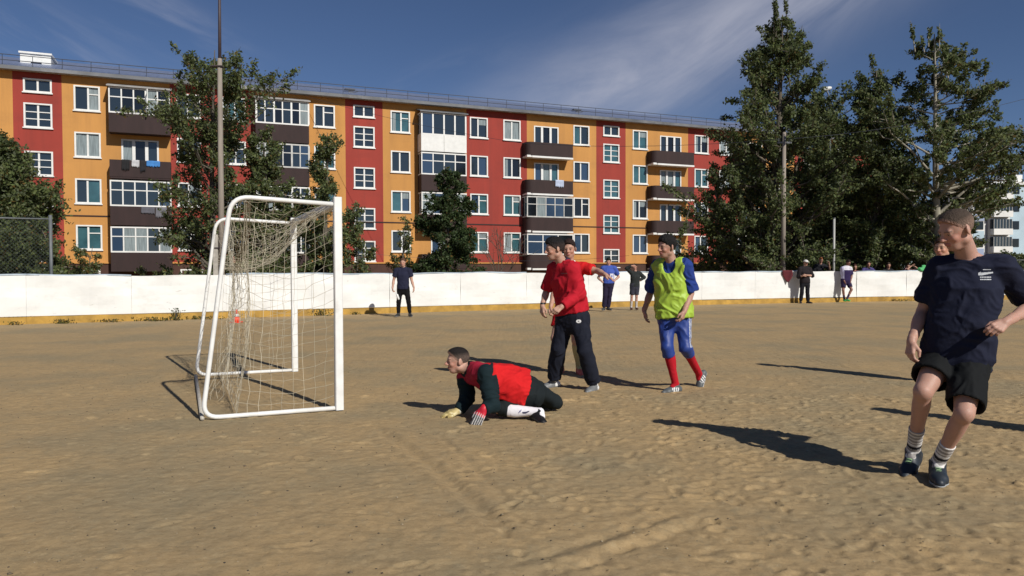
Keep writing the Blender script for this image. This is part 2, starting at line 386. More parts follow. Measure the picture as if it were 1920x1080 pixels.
# ------------------------------------------------------------------ apartment building
TH = math.atan(0.416)
P0 = np.array([0, 55.8, 0]); fd = np.array([math.cos(TH), math.sin(TH), 0]); fn = np.array([math.sin(TH), -math.cos(TH), 0])
def FS(px, py, off=0.0):
    d = cF + (px - 960) / FPX * R2 - (py - 540) / FPX * U2; c = np.array([0, 0, CAMZ])
    t = np.dot(P0 + fn * off - c, fn) / np.dot(d, fn); p = c + d * t
    return float(np.dot(p - P0, fd)), float(p[2])
S_ = lambda px, py=300, off=0.0: FS(px, py, off)[0]
M_red = mat('wall_red', (0.285, 0.039, 0.027), 0.9, 0.13, 0.5, 0.25, 5, streak=0.38, scol=(0.15, 0.03, 0.025), stretch=(1, 1, 0.3), dark=(0.215, 0.027, 0.020))
M_yel = mat('wall_yellow', (0.49, 0.238, 0.066), 0.9, 0.12, 0.5, 0.25, 5, streak=0.34, scol=(0.27, 0.13, 0.05), stretch=(1, 1, 0.3), dark=(0.42, 0.185, 0.045))
M_plin = mat('plinth_brown', (0.060, 0.028, 0.020), 0.9, 0.3, 1.5, 0.3, 8)
M_white = mat('white_trim', (0.68, 0.68, 0.66), 0.5, 0.08, 3)
M_silver = mat('old_grey_frame', (0.46, 0.46, 0.44), 0.6, 0.2, 4)
M_brown = mat('balcony_brown', (0.027, 0.0125, 0.012), 0.8, 0.2, 2.5, 0.2, 20, stretch=(1, 1, 0.25))
M_gray = mat('concrete_grey', (0.30, 0.29, 0.28), 0.9, 0.25, 2)
M_roof = mat('roof_sheet', (0.20, 0.24, 0.36), 0.45, 0.12, 1.2, stretch=(6, 0.3, 1), metallic=0.3)
M_fascia = mat('fascia', (0.11, 0.115, 0.125), 0.6, 0.5, 0.5, dark=(0.38, 0.38, 0.39))
M_dark = mat('dark_iron', (0.04, 0.045, 0.06), 0.6)
M_int = mat('unlit_dark', (0.03, 0.03, 0.035), 0.9)  # near-black stands in for shade inside the core and the dormer opening
M_glass = [mat('glass_dark', (0.018, 0.028, 0.038), 0.06, spec=0.9), mat('glass_teal', (0.04, 0.105, 0.125), 0.12, spec=0.8, noise=0.3, nscale=1.2),
           mat('glass_blue', (0.03, 0.055, 0.10), 0.08, spec=0.9), mat('glass_curtain', (0.20, 0.24, 0.25), 0.3, noise=0.35, nscale=3, stretch=(5, 1, 0.4)),
           mat('glass_black', (0.008, 0.010, 0.013), 0.08, spec=0.7)]
bld = tag(empty('apartment_building', P0, TH), 'long four storey apartment block painted in red and orange yellow stripes', 'building')
SL, SR = S_(-230), S_(1640)
ZT = 13.15; ZP = 1.93
cols_px = [(-230, 'r'), (-120, 'y'), (26, 'r'), (118, 'y'), (320, 'r'), (480, 'y'), (648, 'r'), (718, 'y'), (875, 'r'), (988, 'y'), (1118, 'r'), (1173, 'y'), (1290, 'r'), (1384, 'y'), (1490, 'r'), (1545, 'y'), (1600, 'r')]
bnd = [S_(p) for p, c in cols_px] + [SR]; bcol = [c for p, c in cols_px]
rowc = [3.45 + 2.8 * k for k in range(4)]
wr = random.Random(11)
windows = []   # s, z, w, h, style, glass ids
def wcol(px, style='two', skip=(), w=1.30, h=1.44):
    s = S_(px, 300)
    for k in range(4):
        if k not in skip: windows.append((s, rowc[k], w, h, style))
wcol(-75); wcol(165); wcol(355); wcol(440); wcol(609); wcol(751); wcol(898); wcol(960); wcol(1090); wcol(1200); wcol(1315); wcol(1361); wcol(1462); wcol(1572)
for px in (73, 683, 1146, 1518):
    s = S_(px, 300)
    windows.append((s, 12.38, 1.36, 0.74, 'small'))
    for z in (10.62, 7.80, 5.0, 2.72 if px == 683 else 2.3): windows.append((s, z, 1.36, 1.38, 'stair'))
for px in (360, 165): windows.append((S_(px, 500), 1.2, 1.25, 0.55, 'small'))
bays = [(205, 320), (480, 580), (790, 875), (988, 1075), (1225, 1302), (1384, 1437)]
FLz = [1.65 + 2.8 * k for k in range(4)]
openset = {(0, 2), (2, 0), (3, 3), (3, 2), (4, 3), (4, 2), (4, 1), (4, 0), (5, 3), (5, 2), (5, 1)}
doors = []
for bi, (a, b) in enumerate(bays):
    c = (S_(a) + S_(b)) / 2 - (0.35 if bi in (3, 4) else 0)
    for k in range(4): doors.append((c, FLz[k], bi, k))
holes = [(s - w / 2, s + w / 2, z - h / 2, z + h / 2) for s, z, w, h, st in windows if z > ZP + 0.3]
holes += [(c - 1.0, c + 1.0, z + 0.95, z + 2.25) for c, z, bi, k in doors]
xs = sorted(set([round(v, 4) for v in bnd] + [round(v, 4) for h in holes for v in h[:2]]))
wall = MB()
xsb = [x for x in xs if SL - 1e-3 <= x <= SR + 1e-3]
for x0, x1 in zip(xsb[:-1], xsb[1:]):
    if x1 - x0 < 1e-4: continue
    xm = (x0 + x1) / 2
    ci = 0
    for i in range(len(bcol)):
        if bnd[i] <= xm: ci = i
    m = 0 if bcol[ci] == 'r' else 1
    hz = sorted([(h[2], h[3]) for h in holes if h[0] < xm < h[1]])
    z = ZP
    for a, b in hz:
        if a > z + 1e-4: wall.quad((x0, 0, z), (x1, 0, z), (x1, 0, a), (x0, 0, a), m)
        z = max(z, b)
    wall.quad((x0, 0, z), (x1, 0, z), (x1, 0, ZT), (x0, 0, ZT), m)
# end walls and back
wall.quad((SR, 0, 0), (SR, 11.5, 0), (SR, 11.5, ZT), (SR, 0, ZT), 0)
wall.quad((SL, 11.5, 0), (SL, 0, 0), (SL, 0, ZT), (SL, 11.5, ZT), 0)
wall.quad((SR, 11.5, 0), (SL, 11.5, 0), (SL, 11.5, ZT), (SR, 11.5, ZT), 1)
wall.build('wall', [M_red, M_yel], bld)
r = MB(); r.box(SL + 0.1, SR - 0.1, 0.32, 11, 0.2, ZT - 0.1); r.build('light_block_core', M_int, bld)  # solid dark box added behind the facade to block light, no rooms modelled
p_ = MB(); p_.box(SL - 0.03, SR + 0.03, -0.04, 0.3, -0.1, ZP - 0.06); p_.build('plinth', M_plin, bld)
p_ = MB(); p_.box(SL - 0.05, SR + 0.05, -0.12, 0.0, ZP - 0.06, ZP + 0.03); p_.box(SL, SR, -0.035, -0.002, 4.72, 4.80, 1); p_.build('ledge', [M_yel, M_brown], bld)
# roof: eaves slab, fascia, low metal slope
r = MB(); r.box(SL - 0.4, SR + 0.4, -0.55, 12.0, ZT, ZT + 0.10); r.build('eaves', M_gray, bld)
r = MB(); r.box(SL - 0.42, SR + 0.42, -0.62, -0.552, ZT - 0.04, ZT + 0.17); r.build('fascia', M_fascia, bld)
r = MB(); zr = ZT + 0.12
A = [(SL - 0.42, -0.60, zr + 0.06), (SR + 0.42, -0.60, zr + 0.06), (SR + 0.42, 5.7, zr + 2.05), (SL - 0.42, 5.7, zr + 2.05), (SL - 0.42, 12.1, zr), (SR + 0.42, 12.1, zr)]
r.add(A, [(0, 1, 2, 3), (3, 2, 5, 4), (0, 3, 4), (1, 5, 2), (0, 4, 5, 1)])
roof = r.build('roof', M_roof, bld)
r = MB()
for i in range(int((SR - SL) / 1.5) + 1):
    x = SL + i * 1.5; r.tube([(x, -0.35, zr), (x, -0.35, zr + 0.72)], 0.018, 5)
for z in (0.40, 0.72): r.tube([(SL, -0.35, zr + z), (SR, -0.35, zr + z)], 0.024, 5)
r.build('roof_railing', M_dark, bld)
# white roof dormer
s0, z0 = FS(38, 130, -2.0); s1, _ = FS(96, 130, -2.0)
c_ = MB(); c_.box(s0, s0 + 0.55, 2.0, 4.2, zr + 0.5, zr + 1.45); c_.box(s1 - 0.5, s1, 2.0, 4.2, zr + 0.3, zr + 1.45); c_.box(s0, s1, 2.01, 4.2, zr + 1.0, zr + 1.44)
c_.box(s0 - 0.06, s1 + 0.06, 1.9, 4.3, zr + 1.45, zr + 1.56); c_.box(s0 + 0.55, s1 - 0.5, 2.9, 4.0, zr + 0.3, zr + 1.0, 1)
c_.build('chimney', [M_white, M_int], roof)
for px in (656, 1081):
    s, z = FS(px, 205, -1.5); a = MB(); a.tube([(s, 1.5, zr + 0.2), (s, 1.5, zr + 0.95)], 0.03, 6); a.box(s - 0.35, s + 0.35, 1.3, 1.7, zr + 0.85, zr + 0.93); a.box(s - 0.12, s + 0.25, 1.35, 1.6, zr + 0.6, zr + 0.75); a.tube([(s - 0.5, 1.5, zr + 0.5), (s + 0.6, 1.5, zr + 0.82)], 0.025, 5)
    a.build('antenna', M_dark, roof)

def make_window(s, z, w, h, style, par=bld, y=0.0, frame_m=None):
    fm_ = frame_m or M_white; t = 0.075; m = MB()
    x0, x1, z0, z1 = s - w / 2, s + w / 2, z - h / 2, z + h / 2
    yo = y - 0.035; yi = y + 0.12
    m.box(x0 - 0.05, x0 + t - 0.03, yo, yi, z0 - 0.02, z1 + 0.04); m.box(x1 - t + 0.03, x1 + 0.05, yo, yi, z0 - 0.02, z1 + 0.04)
    m.box(x0 + t - 0.03, x1 - t + 0.03, yo, yi, z1 - t + 0.03, z1 + 0.04); m.box(x0 + t - 0.03, x1 - t + 0.03, yo, yi, z0 - 0.02, z0 + t - 0.01)
    m.box(x0 - 0.10, x1 + 0.10, y - 0.10, yo - 0.003, z0 - 0.09, z0 - 0.02)
    xm = s + (wr.choice((-0.05, 0, 0.06)) if style == 'two' else 0)
    ym0, ym1 = y + 0.03, y + 0.10
    m.box(xm - 0.05, xm + 0.05, ym0, ym1, z0 + 0.06, z1 - 0.05)
    if style == 'tee': m.box(xm + 0.05, x1 - 0.05, ym0 + 0.01, ym1, z1 - 0.48, z1 - 0.42)
    if style == 'two' and wr.random() < 0.35: m.box(xm + 0.05, x1 - 0.05, ym0 + 0.01, ym1, z1 - 0.48, z1 - 0.42)
    if style == 'stair':
        for q in (0.36, 0.66):
            m.box(x0 + 0.05, xm - 0.05, ym0 + 0.01, ym1, z0 + h * q - 0.025, z0 + h * q + 0.025); m.box(xm + 0.05, x1 - 0.05, ym0 + 0.01, ym1, z0 + h * q - 0.025, z0 + h * q + 0.025)
    f = m.build('window', fm_, par)
    a, b = (wr.choice((0, 1, 1, 2, 3, 0, 4)) for _ in range(2))
    if style in ('stair', 'small'): a = b = wr.choice((0, 1, 0))
    if wr.random() < 0.45: b = a
    q = MB(); yy = y + 0.085
    q.quad((x0, yy, z0), (xm, yy, z0), (xm, yy + 0.006, z1), (x0, yy + 0.006, z1), 0); q.quad((xm, yy, z0), (x1, yy + 0.01, z0), (x1, yy + 0.012, z1), (xm, yy, z1), 1)
    if style == 'two' and wr.random() < 0.3:   # half drawn curtain
        cx = x0 + 0.12; q.box(cx, cx + 0.22, yy - 0.02, yy - 0.004, z0 + 0.06, z1 - 0.05, 2)
    if style == 'two' and wr.random() < 0.3: q.box(xm + 0.08, x1 - 0.08, yy - 0.02, yy - 0.004, z1 - 0.5, z1 - 0.08, 2)
    q.build('pane', [M_glass[a], M_glass[b], M_glass[3]], f)
for (s, z, w, h, st) in windows:
    if z < ZP + 0.3: make_window(s, z, w, h, st, y=-0.045)
    else: make_window(s, z, w, h, st)

M_lattice = M_white
BD = 0.95
for bi, (a, b) in enumerate(bays):
    for k in range(4):
        xa, xb = S_(a, 300, BD), S_(b, 300, BD)
        z = FLz[k] - 0.05; op = (bi, k) in openset
        c = [d_ for d_ in doors if d_[2] == bi and d_[3] == k][0][0]
        # door and windows behind
        m = MB(); m.box(c - 1.04, c - 0.94, -0.03, 0.1, FLz[k] + 0.95, FLz[k] + 2.28); m.box(c + 0.94, c + 1.04, -0.03, 0.1, FLz[k] + 0.95, FLz[k] + 2.28)
        m.box(c - 0.94, c + 0.94, -0.03, 0.1, FLz[k] + 2.2, FLz[k] + 2.28)
        for q in (-0.36, 0.36): m.box(c + q - 0.09, c + q + 0.09, -0.02, 0.1, FLz[k] + 0.95, FLz[k] + 2.2)
        f = m.build('balcony_window', M_white, bld)
        q = MB(); yy = 0.07
        for j, (u0, u1) in enumerate(((-0.94, -0.45), (-0.27, 0.27), (0.45, 0.94))): q.quad((c + u0, yy, FLz[k] + 0.95), (c + u1, yy, FLz[k] + 0.95), (c + u1, yy, FLz[k] + 2.2), (c + u0, yy, FLz[k] + 2.2), j)
        q.build('pane', [M_glass[wr.choice((0, 2, 3))], M_glass[wr.choice((4, 3))], M_glass[wr.choice((0, 1))]], f)
        # balcony itself
        par = MB(); pz0, pz1 = z - 0.22, z + 0.93
        if bi in (3, 4, 5):      # rounded left corner
            pts = [(xa + 0.02, -0.02)] + [(xa + 0.45 - 0.43 * math.cos(t), -BD + 0.45 - 0.43 * math.sin(t) - 0.02) for t in np.linspace(0.05, math.pi / 2, 7)] + [(xb - 0.03, -BD), (xb - 0.03, -0.02)]
        else: pts = [(xa, -0.02), (xa, -BD), (xb, -BD), (xb, -0.02)]
        V = []; n = len(pts); cx_, cy_ = (xa + xb) / 2, -BD / 2
        for zz in (pz0 + (0.13 if op else 0), pz1):
            for (x, y) in pts: V.append((x, y, zz))
            for (x, y) in pts: V.append((x + (0.04 if x < cx_ else -0.04), min(y + 0.04, -0.02), zz))
        Fp = []
        for j in range(n - 1): Fp += [(j, j + 1, 2 * n + j + 1, 2 * n + j), (n + j + 1, n + j, 3 * n + j, 3 * n + j + 1), (2 * n + j, 2 * n + j + 1, 3 * n + j + 1, 3 * n + j), (n + j, n + j + 1, j + 1, j)]
        par.add(V, Fp, 0)
        whiteb = (bi, k) == (2, 3)
        parapet = par.build('balcony', [M_white if whiteb else M_brown], bld)
        sl = MB(); sl.box(xa + 0.03, xb - 0.03, -BD + 0.02, -0.045, z - 0.20, z - 0.05)
        if bi >= 3 and k > 0 or bi == 3: sl.box(xa + 0.42, xb - 0.02, -BD - 0.03, -BD + 0.015, z - 0.22, z - 0.09, 0)
        sl.build('floor_slab', [M_white if bi >= 3 else M_brown], parapet)
        if whiteb:
            e = MB(); e.box((xa + xb) / 2 - 0.02, (xa + xb) / 2 + 0.02, -BD - 0.012, -BD - 0.002, pz0, pz1); e.build('seam', M_silver, parapet)
        if not op:
            gm = M_silver if (bi, k) in ((3, 1), (1, 2)) else M_white
            gz0, gz1 = pz1 + 0.003, z + 2.50; g_ = MB(); y0, y1 = -BD, -BD + 0.06
            ncol = {0: 5, 1: 6, 2: 4, 3: 5, 4: 4, 5: 3}[bi]
            if (bi, k) == (3, 0): ncol = 3
            tr = 0.62 if (bi, k) != (2, 3) else None
            wid = 0.11 if bi == 2 and k == 3 else 0.075
            g_.box(xa, xb, y0, y1, gz0, gz0 + 0.09); g_.box(xa, xb, y0, y1, gz1 - 0.09, gz1)
            for j in range(ncol + 1):
                x = xa + (xb - xa - wid) * j / ncol; ww = wid * (1.5 if (j % 2 == 0 and bi in (1,)) else 1)
                g_.box(x, x + ww, y0 + 0.003, y1 - 0.003, gz0 + 0.09, gz1 - 0.09)
            if tr: g_.box(xa + wid, xb - wid, y0 + 0.01, y1 - 0.01, gz0 + (gz1 - gz0) * tr - 0.03, gz0 + (gz1 - gz0) * tr + 0.03)
            for xx in (xa, xb - 0.06):      # sides
                g_.box(xx, xx + 0.06, y1, -0.03, gz0, gz0 + 0.08); g_.box(xx, xx + 0.06, y1, -0.03, gz1 - 0.08, gz1); g_.box(xx, xx + 0.06, -0.5, -0.44, gz0 + 0.08, gz1 - 0.08)
            glz = g_.build('glazing', gm, bld)
            q = MB(); yy = -BD + 0.035
            for j in range(ncol):
                x0_ = xa + (xb - xa) * j / ncol; x1_ = xa + (xb - xa) * (j + 1) / ncol
                q.quad((x0_, yy, gz0), (x1_, yy, gz0), (x1_, yy, gz1), (x0_, yy, gz1), wr.choice((0, 0, 1, 2, 3)))
                if wr.random() < 0.5 and k != 3:
                    q.box(x0_ + 0.12, x1_ - 0.1, yy + 0.01, yy + 0.05, gz0 + 0.09, gz0 + wr.uniform(0.3, 0.8), 3)
            q.quad((xa + 0.03, yy, gz0), (xa + 0.03, -0.03, gz0), (xa + 0.03, -0.03, gz1), (xa + 0.03, yy, gz1), 0); q.quad((xb - 0.03, yy, gz0), (xb - 0.03, -0.03, gz0), (xb - 0.03, -0.03, gz1), (xb - 0.03, yy, gz1), 0)
            q.build('pane', [M_glass[0], M_glass[4], M_glass[2], M_glass[3]], glz)
            if (bi, k) == (0, 3):   # casement standing open
                e = MB(); xo = xa + (xb - xa) * 0.63; L_ = 0.5
                e.box(xo, xo + 0.05, y0 - L_, y0 - 0.01, gz0 + 0.1, gz0 + 0.16); e.box(xo, xo + 0.05, y0 - L_, y0 - 0.01, gz1 - 0.16, gz1 - 0.1); e.box(xo, xo + 0.05, y0 - L_ - 0.06, y0 - L_, gz0 + 0.1, gz1 - 0.1); e.box(xo, xo + 0.05, y0 - L_, y0 - 0.01, (gz0 + gz1) / 2 - 0.02, (gz0 + gz1) / 2 + 0.03)
                e.build('open_sash', M_white, glz)
            if k == 3:
                e = MB(); ms = [M_gray]
                e.add([(xa - 0.1, -BD - 0.15, gz1 + 0.0), (xb + 0.1, -BD - 0.15, gz1 + 0.0), (xb + 0.1, 0, gz1 + 0.30), (xa - 0.1, 0, gz1 + 0.30), (xa - 0.1, -BD - 0.15, gz1 + 0.07), (xb + 0.1, -BD - 0.15, gz1 + 0.07), (xb + 0.1, 0, gz1 + 0.37), (xa - 0.1, 0, gz1 + 0.37)],
                      [(0, 3, 2, 1), (4, 5, 6, 7), (0, 1, 5, 4), (1, 2, 6, 5), (3, 0, 4, 7)])
                e.build('awning', M_fascia if bi == 2 else M_gray, glz)
        else:
            # side cheek of the bay painted like the wall
            pass

# laundry hung over balcony fronts
def laundry(bi, k, f0, f1, zt, L_, colour, label, seed, grp):
    a, b = bays[bi]; xa, xb = S_(a, 300, BD), S_(b, 300, BD); z = FLz[k] - 0.05
    x0 = xa + (xb - xa) * f0; x1 = xa + (xb - xa) * f1; n = 10; V = []; rr_ = random.Random(seed)
    for i in range(n + 1):
        x = x0 + (x1 - x0) * i / n; ln = L_ * (1 - 0.25 * abs(math.sin(i * 1.7 + seed)))
        for j in range(6): V.append((x, -BD - 0.05 - 0.03 * math.sin(i * 1.9 + j * 0.5), zt - ln * j / 5))
    F_ = np.array([(i * 6 + j, i * 6 + j + 1, (i + 1) * 6 + j + 1, (i + 1) * 6 + j) for i in range(n) for j in range(5)])
    V = np.array(V, dtype=float); V[:, 2] += z
    c_, s_ = math.cos(TH), math.sin(TH)
    Wd = np.stack([P0[0] + V[:, 0] * c_ - V[:, 1] * s_, P0[1] + V[:, 0] * s_ + V[:, 1] * c_, V[:, 2]], -1)
    base = Wd[:, :].mean(0)
    o = np_mesh('laundry', Wd - base, F_, mat('laundry_cloth', colour, 0.9, 0.2, 3), loc=base, smooth=True)
    md = o.modifiers.new('thick', 'SOLIDIFY'); md.thickness = 0.02
    tag(o, label, 'laundry', grp)
LG = 'washing hung on the balconies'
laundry(0, 2, 0.20, 0.32, 0.95, 0.75, (0.01, 0.01, 0.012), 'black garment hanging leftmost on the third floor left balcony', 1, LG)
laundry(0, 2, 0.36, 0.48, 0.95, 0.50, (0.45, 0.45, 0.47), 'pale grey garment hanging between black and blue ones on the left balcony', 2, LG)
laundry(0, 2, 0.50, 0.58, 0.95, 0.80, (0.015, 0.015, 0.02), 'black garment hanging beside the blue cloth on the left balcony', 3, LG)
laundry(0, 2, 0.60, 0.82, 0.95, 0.42, (0.05, 0.20, 0.50), 'bright blue cloth hanging on the third floor left balcony', 4, LG)
laundry(0, 1, 0.50, 0.72, 0.90, 0.45, (0.10, 0.10, 0.12), 'dark grey washing hanging left below the glazed second floor balcony', 5, LG)
laundry(0, 1, 0.74, 0.92, 0.90, 0.70, (0.14, 0.14, 0.16), 'longer grey washing hanging right below the glazed second floor balcony', 6, LG)
laundry(3, 2, 0.60, 0.78, 0.98, 0.62, (0.42, 0.48, 0.62), 'pale blue towel hanging over the brown balcony right of centre', 7, LG)

# ------------------------------------------------------------------ far building on the right
FY = 118.0
M_fw = mat('far_white', (0.70, 0.70, 0.68), 0.8, 0.1, 0.5); M_fb = mat('far_blue', (0.42, 0.54, 0.62), 0.8, 0.1, 0.5); M_fs = mat('far_slate_panel', (0.30, 0.36, 0.50), 0.8)  # last one: darker blue for the recessed strip and alternate panels
def fx(px): return at(px, 440, FY)[0]
far = tag(empty('apartment_block', (fx(1900), FY, 0)), 'distant white and pale blue apartment block at the right edge', 'building')
ox = far.location[0]
FZT = 14.6
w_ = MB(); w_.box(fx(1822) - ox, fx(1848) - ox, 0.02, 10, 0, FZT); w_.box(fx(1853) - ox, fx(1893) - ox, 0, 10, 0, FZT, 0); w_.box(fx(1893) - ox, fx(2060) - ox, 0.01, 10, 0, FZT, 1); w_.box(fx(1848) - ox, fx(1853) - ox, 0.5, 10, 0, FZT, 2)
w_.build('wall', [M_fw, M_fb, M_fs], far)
w_ = MB(); w_.box(fx(1815) - ox, fx(2065) - ox, -0.4, 10.3, FZT + 0.003, FZT + 0.5); w_.box(fx(1905) - ox, fx(1940) - ox, 3, 6, FZT + 0.5, FZT + 2.0); w_.build('roof', M_fw, far)
for k in range(5):
    z = 1.2 + 2.8 * k
    for px in (1835, 1902, 1955, 1995):
        m = MB(); x = fx(px) - ox; m.box(x - 0.7, x + 0.7, -0.06, 0.0 if px > 1850 else 0.01, z + 0.8, z + 2.1); m.build('window', M_glass[4], far)
        if px == 1835:
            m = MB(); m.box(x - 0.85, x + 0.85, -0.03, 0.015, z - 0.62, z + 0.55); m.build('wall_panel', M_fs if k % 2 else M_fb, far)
    for px in (1873, 2025):
        x = fx(px) - ox; m = MB(); m.box(x - 1.5, x + 1.5, -1.1, -0.003, z - 0.1, z + 0.85); f = m.build('balcony', M_fw, far)
        m = MB(); m.box(x - 1.42, x + 1.42, -0.95, -0.004, z + 0.86, z + 2.35, 0)
        for q in range(7): m.box(x - 1.46 + q * 0.475, x - 1.40 + q * 0.475, -1.0, -0.953, z + 0.86, z + 2.35, 1)
        m.build('glazing', [M_glass[0], M_silver], f)
# ------------------------------------------------------------------ trees
M_leaf = mat('foliage', vcol=True, rough=0.6, translucent=0.42, spec=0.3)
M_bark = mat('bark', (0.10, 0.085, 0.065), 0.95, 0.35, 6, 0.5, 20, stretch=(1, 1, 0.3), dark=(0.04, 0.035, 0.03))
M_barkp = mat('bark_pale', (0.27, 0.25, 0.20), 0.9, 0.35, 6, 0.4, 20, stretch=(1, 1, 0.3), dark=(0.08, 0.07, 0.06))
GREENS = [(0.105, 0.140, 0.048), (0.130, 0.162, 0.056), (0.082, 0.110, 0.044), (0.160, 0.180, 0.070), (0.115, 0.135, 0.076)]
def leaves_mesh(name, C, size, seed, parent, cols=GREENS, flat=0.0, brown=0.03, asp=0.55):
    rg = np.random.default_rng(seed); n = len(C)
    sz = size * rg.uniform(0.6, 1.35, n)
    d = rg.normal(size=(n, 3)); d[:, 2] = d[:, 2] * (1 - flat) - 0.25; d /= np.linalg.norm(d, axis=1)[:, None]
    e = rg.normal(size=(n, 3)); e[:, 2] *= (1 - flat); e -= d * (e * d).sum(1)[:, None]; e /= np.linalg.norm(e, axis=1)[:, None]
    nn = np.cross(d, e)
    a = d * sz[:, None] * 0.5; b = e * (sz * asp)[:, None] * 0.5
    V = np.stack([C - a, C + b + nn * (sz * 0.06)[:, None], C + a, C - b + nn * (sz * 0.06)[:, None]], 1).reshape(-1, 3)
    F = np.arange(4 * n).reshape(n, 4)
    pal = np.array(cols)[rg.integers(0, len(cols), n)] * rg.uniform(0.7, 1.3, (n, 1))
    br = rg.random(n) < brown; pal[br] = np.array([0.13, 0.085, 0.025]) * rg.uniform(0.7, 1.3, (br.sum(), 1))
    return np_mesh(name, V, F, M_leaf, parent, col=np.repeat(pal, 4, 0))

def tree(base, H, prof, n_limb, label, seed, leaf=0.15, per=60, clump=0.28, lean=(0, 0), elev=(35, 65), start=0.12, trunk_r=0.16, group=None, density=1.0,
         kind='tree', sub=5, bark=None, spires=0, cols=GREENS, name='leafy_tree', flat=0.0, droop=0.0, brown=0.03, bias=None, asp=0.55):
    """prof(t) = crown radius (m) at height fraction t; returns the tree object"""
    rg = np.random.default_rng(seed); base = np.array(base, float)
    o = tag(empty(name, base), label, kind, group)
    wood = MB()
    N = 14; tr = []
    for i in range(N + 1):
        t = i / N; tr.append(np.array([lean[0] * t + 0.10 * math.sin(t * 5 + seed) * t, lean[1] * t + 0.10 * math.cos(t * 4 + seed) * t, H * 0.97 * t]))
    wood.tube(tr, [trunk_r * (1 - 0.93 * i / N) + 0.006 for i in range(N + 1)], 8)
    def tp(t):
        i = min(int(t * N), N - 1); f = t * N - i; return tr[i] * (1 - f) + tr[i + 1] * f
    C = []
    def leafy(p, q, w, cnt, f0=0.25):
        t = rg.beta(1.6, 1.0, cnt) * (1 - f0) + f0
        pts = p + (q - p) * t[:, None]
        nc = max(3, int(cnt / 16)); cen = rg.integers(0, nc, cnt); off = rg.normal(size=(nc, 3)) * w * 0.55
        tt = rg.random(nc) * (1 - f0) + f0; cc = p + (q - p) * tt[:, None] + off
        mixp = 0.42
        pts = pts * (1 - mixp) + cc[cen] * mixp + rg.normal(size=(cnt, 3)) * w * 0.33
        C.append(pts)
    for i in range(n_limb):
        tt = start + (0.99 - start) * (i + rg.random()) / n_limb
        az = rg.uniform(0, 2 * math.pi) if bias is None or rg.random() < 0.5 else rg.normal(bias, 0.7)
        el = math.radians(rg.uniform(*elev)); R = prof(tt) * (rg.uniform(0.5, 1.08) if rg.random() < 0.85 else rg.uniform(1.08, 1.22)); ts = tt - R * math.tan(el) / H
        if ts < 0.05: ts = 0.05 + 0.3 * tt * rg.random(); ts = min(ts, tt * 0.9); el = math.atan((tt - ts) * H / max(R, 0.1))
        ts = min(ts, 0.97)
        if R < 0.1: continue
        L_ = R / max(math.cos(el), 0.3); p0 = tp(ts)
        d = np.array([math.cos(az) * math.cos(el), math.sin(az) * math.cos(el), math.sin(el)])
        pts = [p0 + d * L_ * f + np.array([0, 0, -droop * L_ * f * f]) + rg.normal(size=3) * 0.05 * L_ * (f > 0) for f in (0, 0.35, 0.7, 1.0)]
        r0 = max(trunk_r * (1 - ts) * 0.5, 0.015) + 0.006
        wood.tube(pts, [r0, r0 * 0.7, r0 * 0.45, 0.006], 5, cap=False)
        leafy(pts[1], pts[3], clump * (0.7 + 0.3 * L_), int(per * L_ * density), 0.15)
        for k in range(sub):
            f = rg.uniform(0.2, 0.95); q0 = pts[0] + (pts[3] - pts[0]) * f
            dd = d + rg.normal(size=3) * 0.65; dd[2] += 0.15 - droop; dd /= np.linalg.norm(dd); l2 = L_ * rg.uniform(0.22, 0.5)
            q1 = q0 + dd * l2; wood.tube([q0, q1], [max(r0 * 0.35, 0.006), 0.004], 4, cap=False)
            leafy(q0, q1, clump * 0.8, int(per * l2 * density * 1.1), 0.3)
    for k in range(spires):
        ts = rg.uniform(0.72, 0.98); p = tp(ts); L_ = H * rg.uniform(0.06, 0.13); a = rg.uniform(0, 6.28); r_ = prof(ts) * rg.uniform(0.2, 0.9)
        p = p + np.array([math.cos(a) * r_, math.sin(a) * r_, 0]); q = p + np.array([rg.normal() * 0.15, rg.normal() * 0.15, 1]) * L_
        wood.tube([p, q], [0.03, 0.006], 4, cap=False); leafy(p, q, clump * 0.5, int(per * L_ * 1.0), 0.1)
    wood.build('trunk', bark or M_bark, o, smooth=True)
    leaves_mesh('crown', np.concatenate(C), leaf, seed + 100, o, cols, flat, brown, asp)
    return o

def tb_(px, Y): p = at(px, 508, Y); p[2] = 0; return p
def hgt(px, py, Y): return at(px, py, Y)[2]
TG = 'trees between the rink and the apartment building'
# far left dark tree (crown fills x < 145)
tree(tb_(-20, 30), hgt(0, 238, 30), lambda t: 3.6 * (1 - t) ** 0.5, 95, 'dense dark leafy tree behind the mesh fence at the left edge', 21, 0.15, 125, 0.40, elev=(5, 50), start=0.06, group=TG, brown=0.05, sub=6)
# tree behind the tall pole
YA = 31.0
tree(tb_(402, YA), hgt(410, 78, YA), lambda t: (3.1 if t > 0.70 else (1.9 if t > 0.42 else 2.5)) * (0.9 + 0.2 * math.sin(t * 17)) * (1 if t < 0.93 else 0.7), 84, 'tall open crowned tree standing behind the wooden lamp pole', 34, 0.14, 60, 0.28, elev=(15, 60), start=0.05, trunk_r=0.17, group=TG, bark=M_bark, brown=0.04)
tree(tb_(500, YA + 2), hgt(500, 235, YA + 2), lambda t: 2.0 * (1 - t) ** 0.4, 62, 'bushy tree behind the goal net, right of the lamp pole', 37, 0.14, 120, 0.32, elev=(10, 55), start=0.03, group=TG, brown=0.05)
tree(tb_(612, YA + 2), hgt(612, 240, YA + 2), lambda t: 1.6 * (1 - t) ** 0.3 * (0.8 + 0.3 * math.sin(t * 14 + 1)), 56, 'slender tree in front of the red stair column behind the near goalpost', 41, 0.13, 95, 0.27, elev=(15, 60), start=0.05, group=TG, brown=0.06)
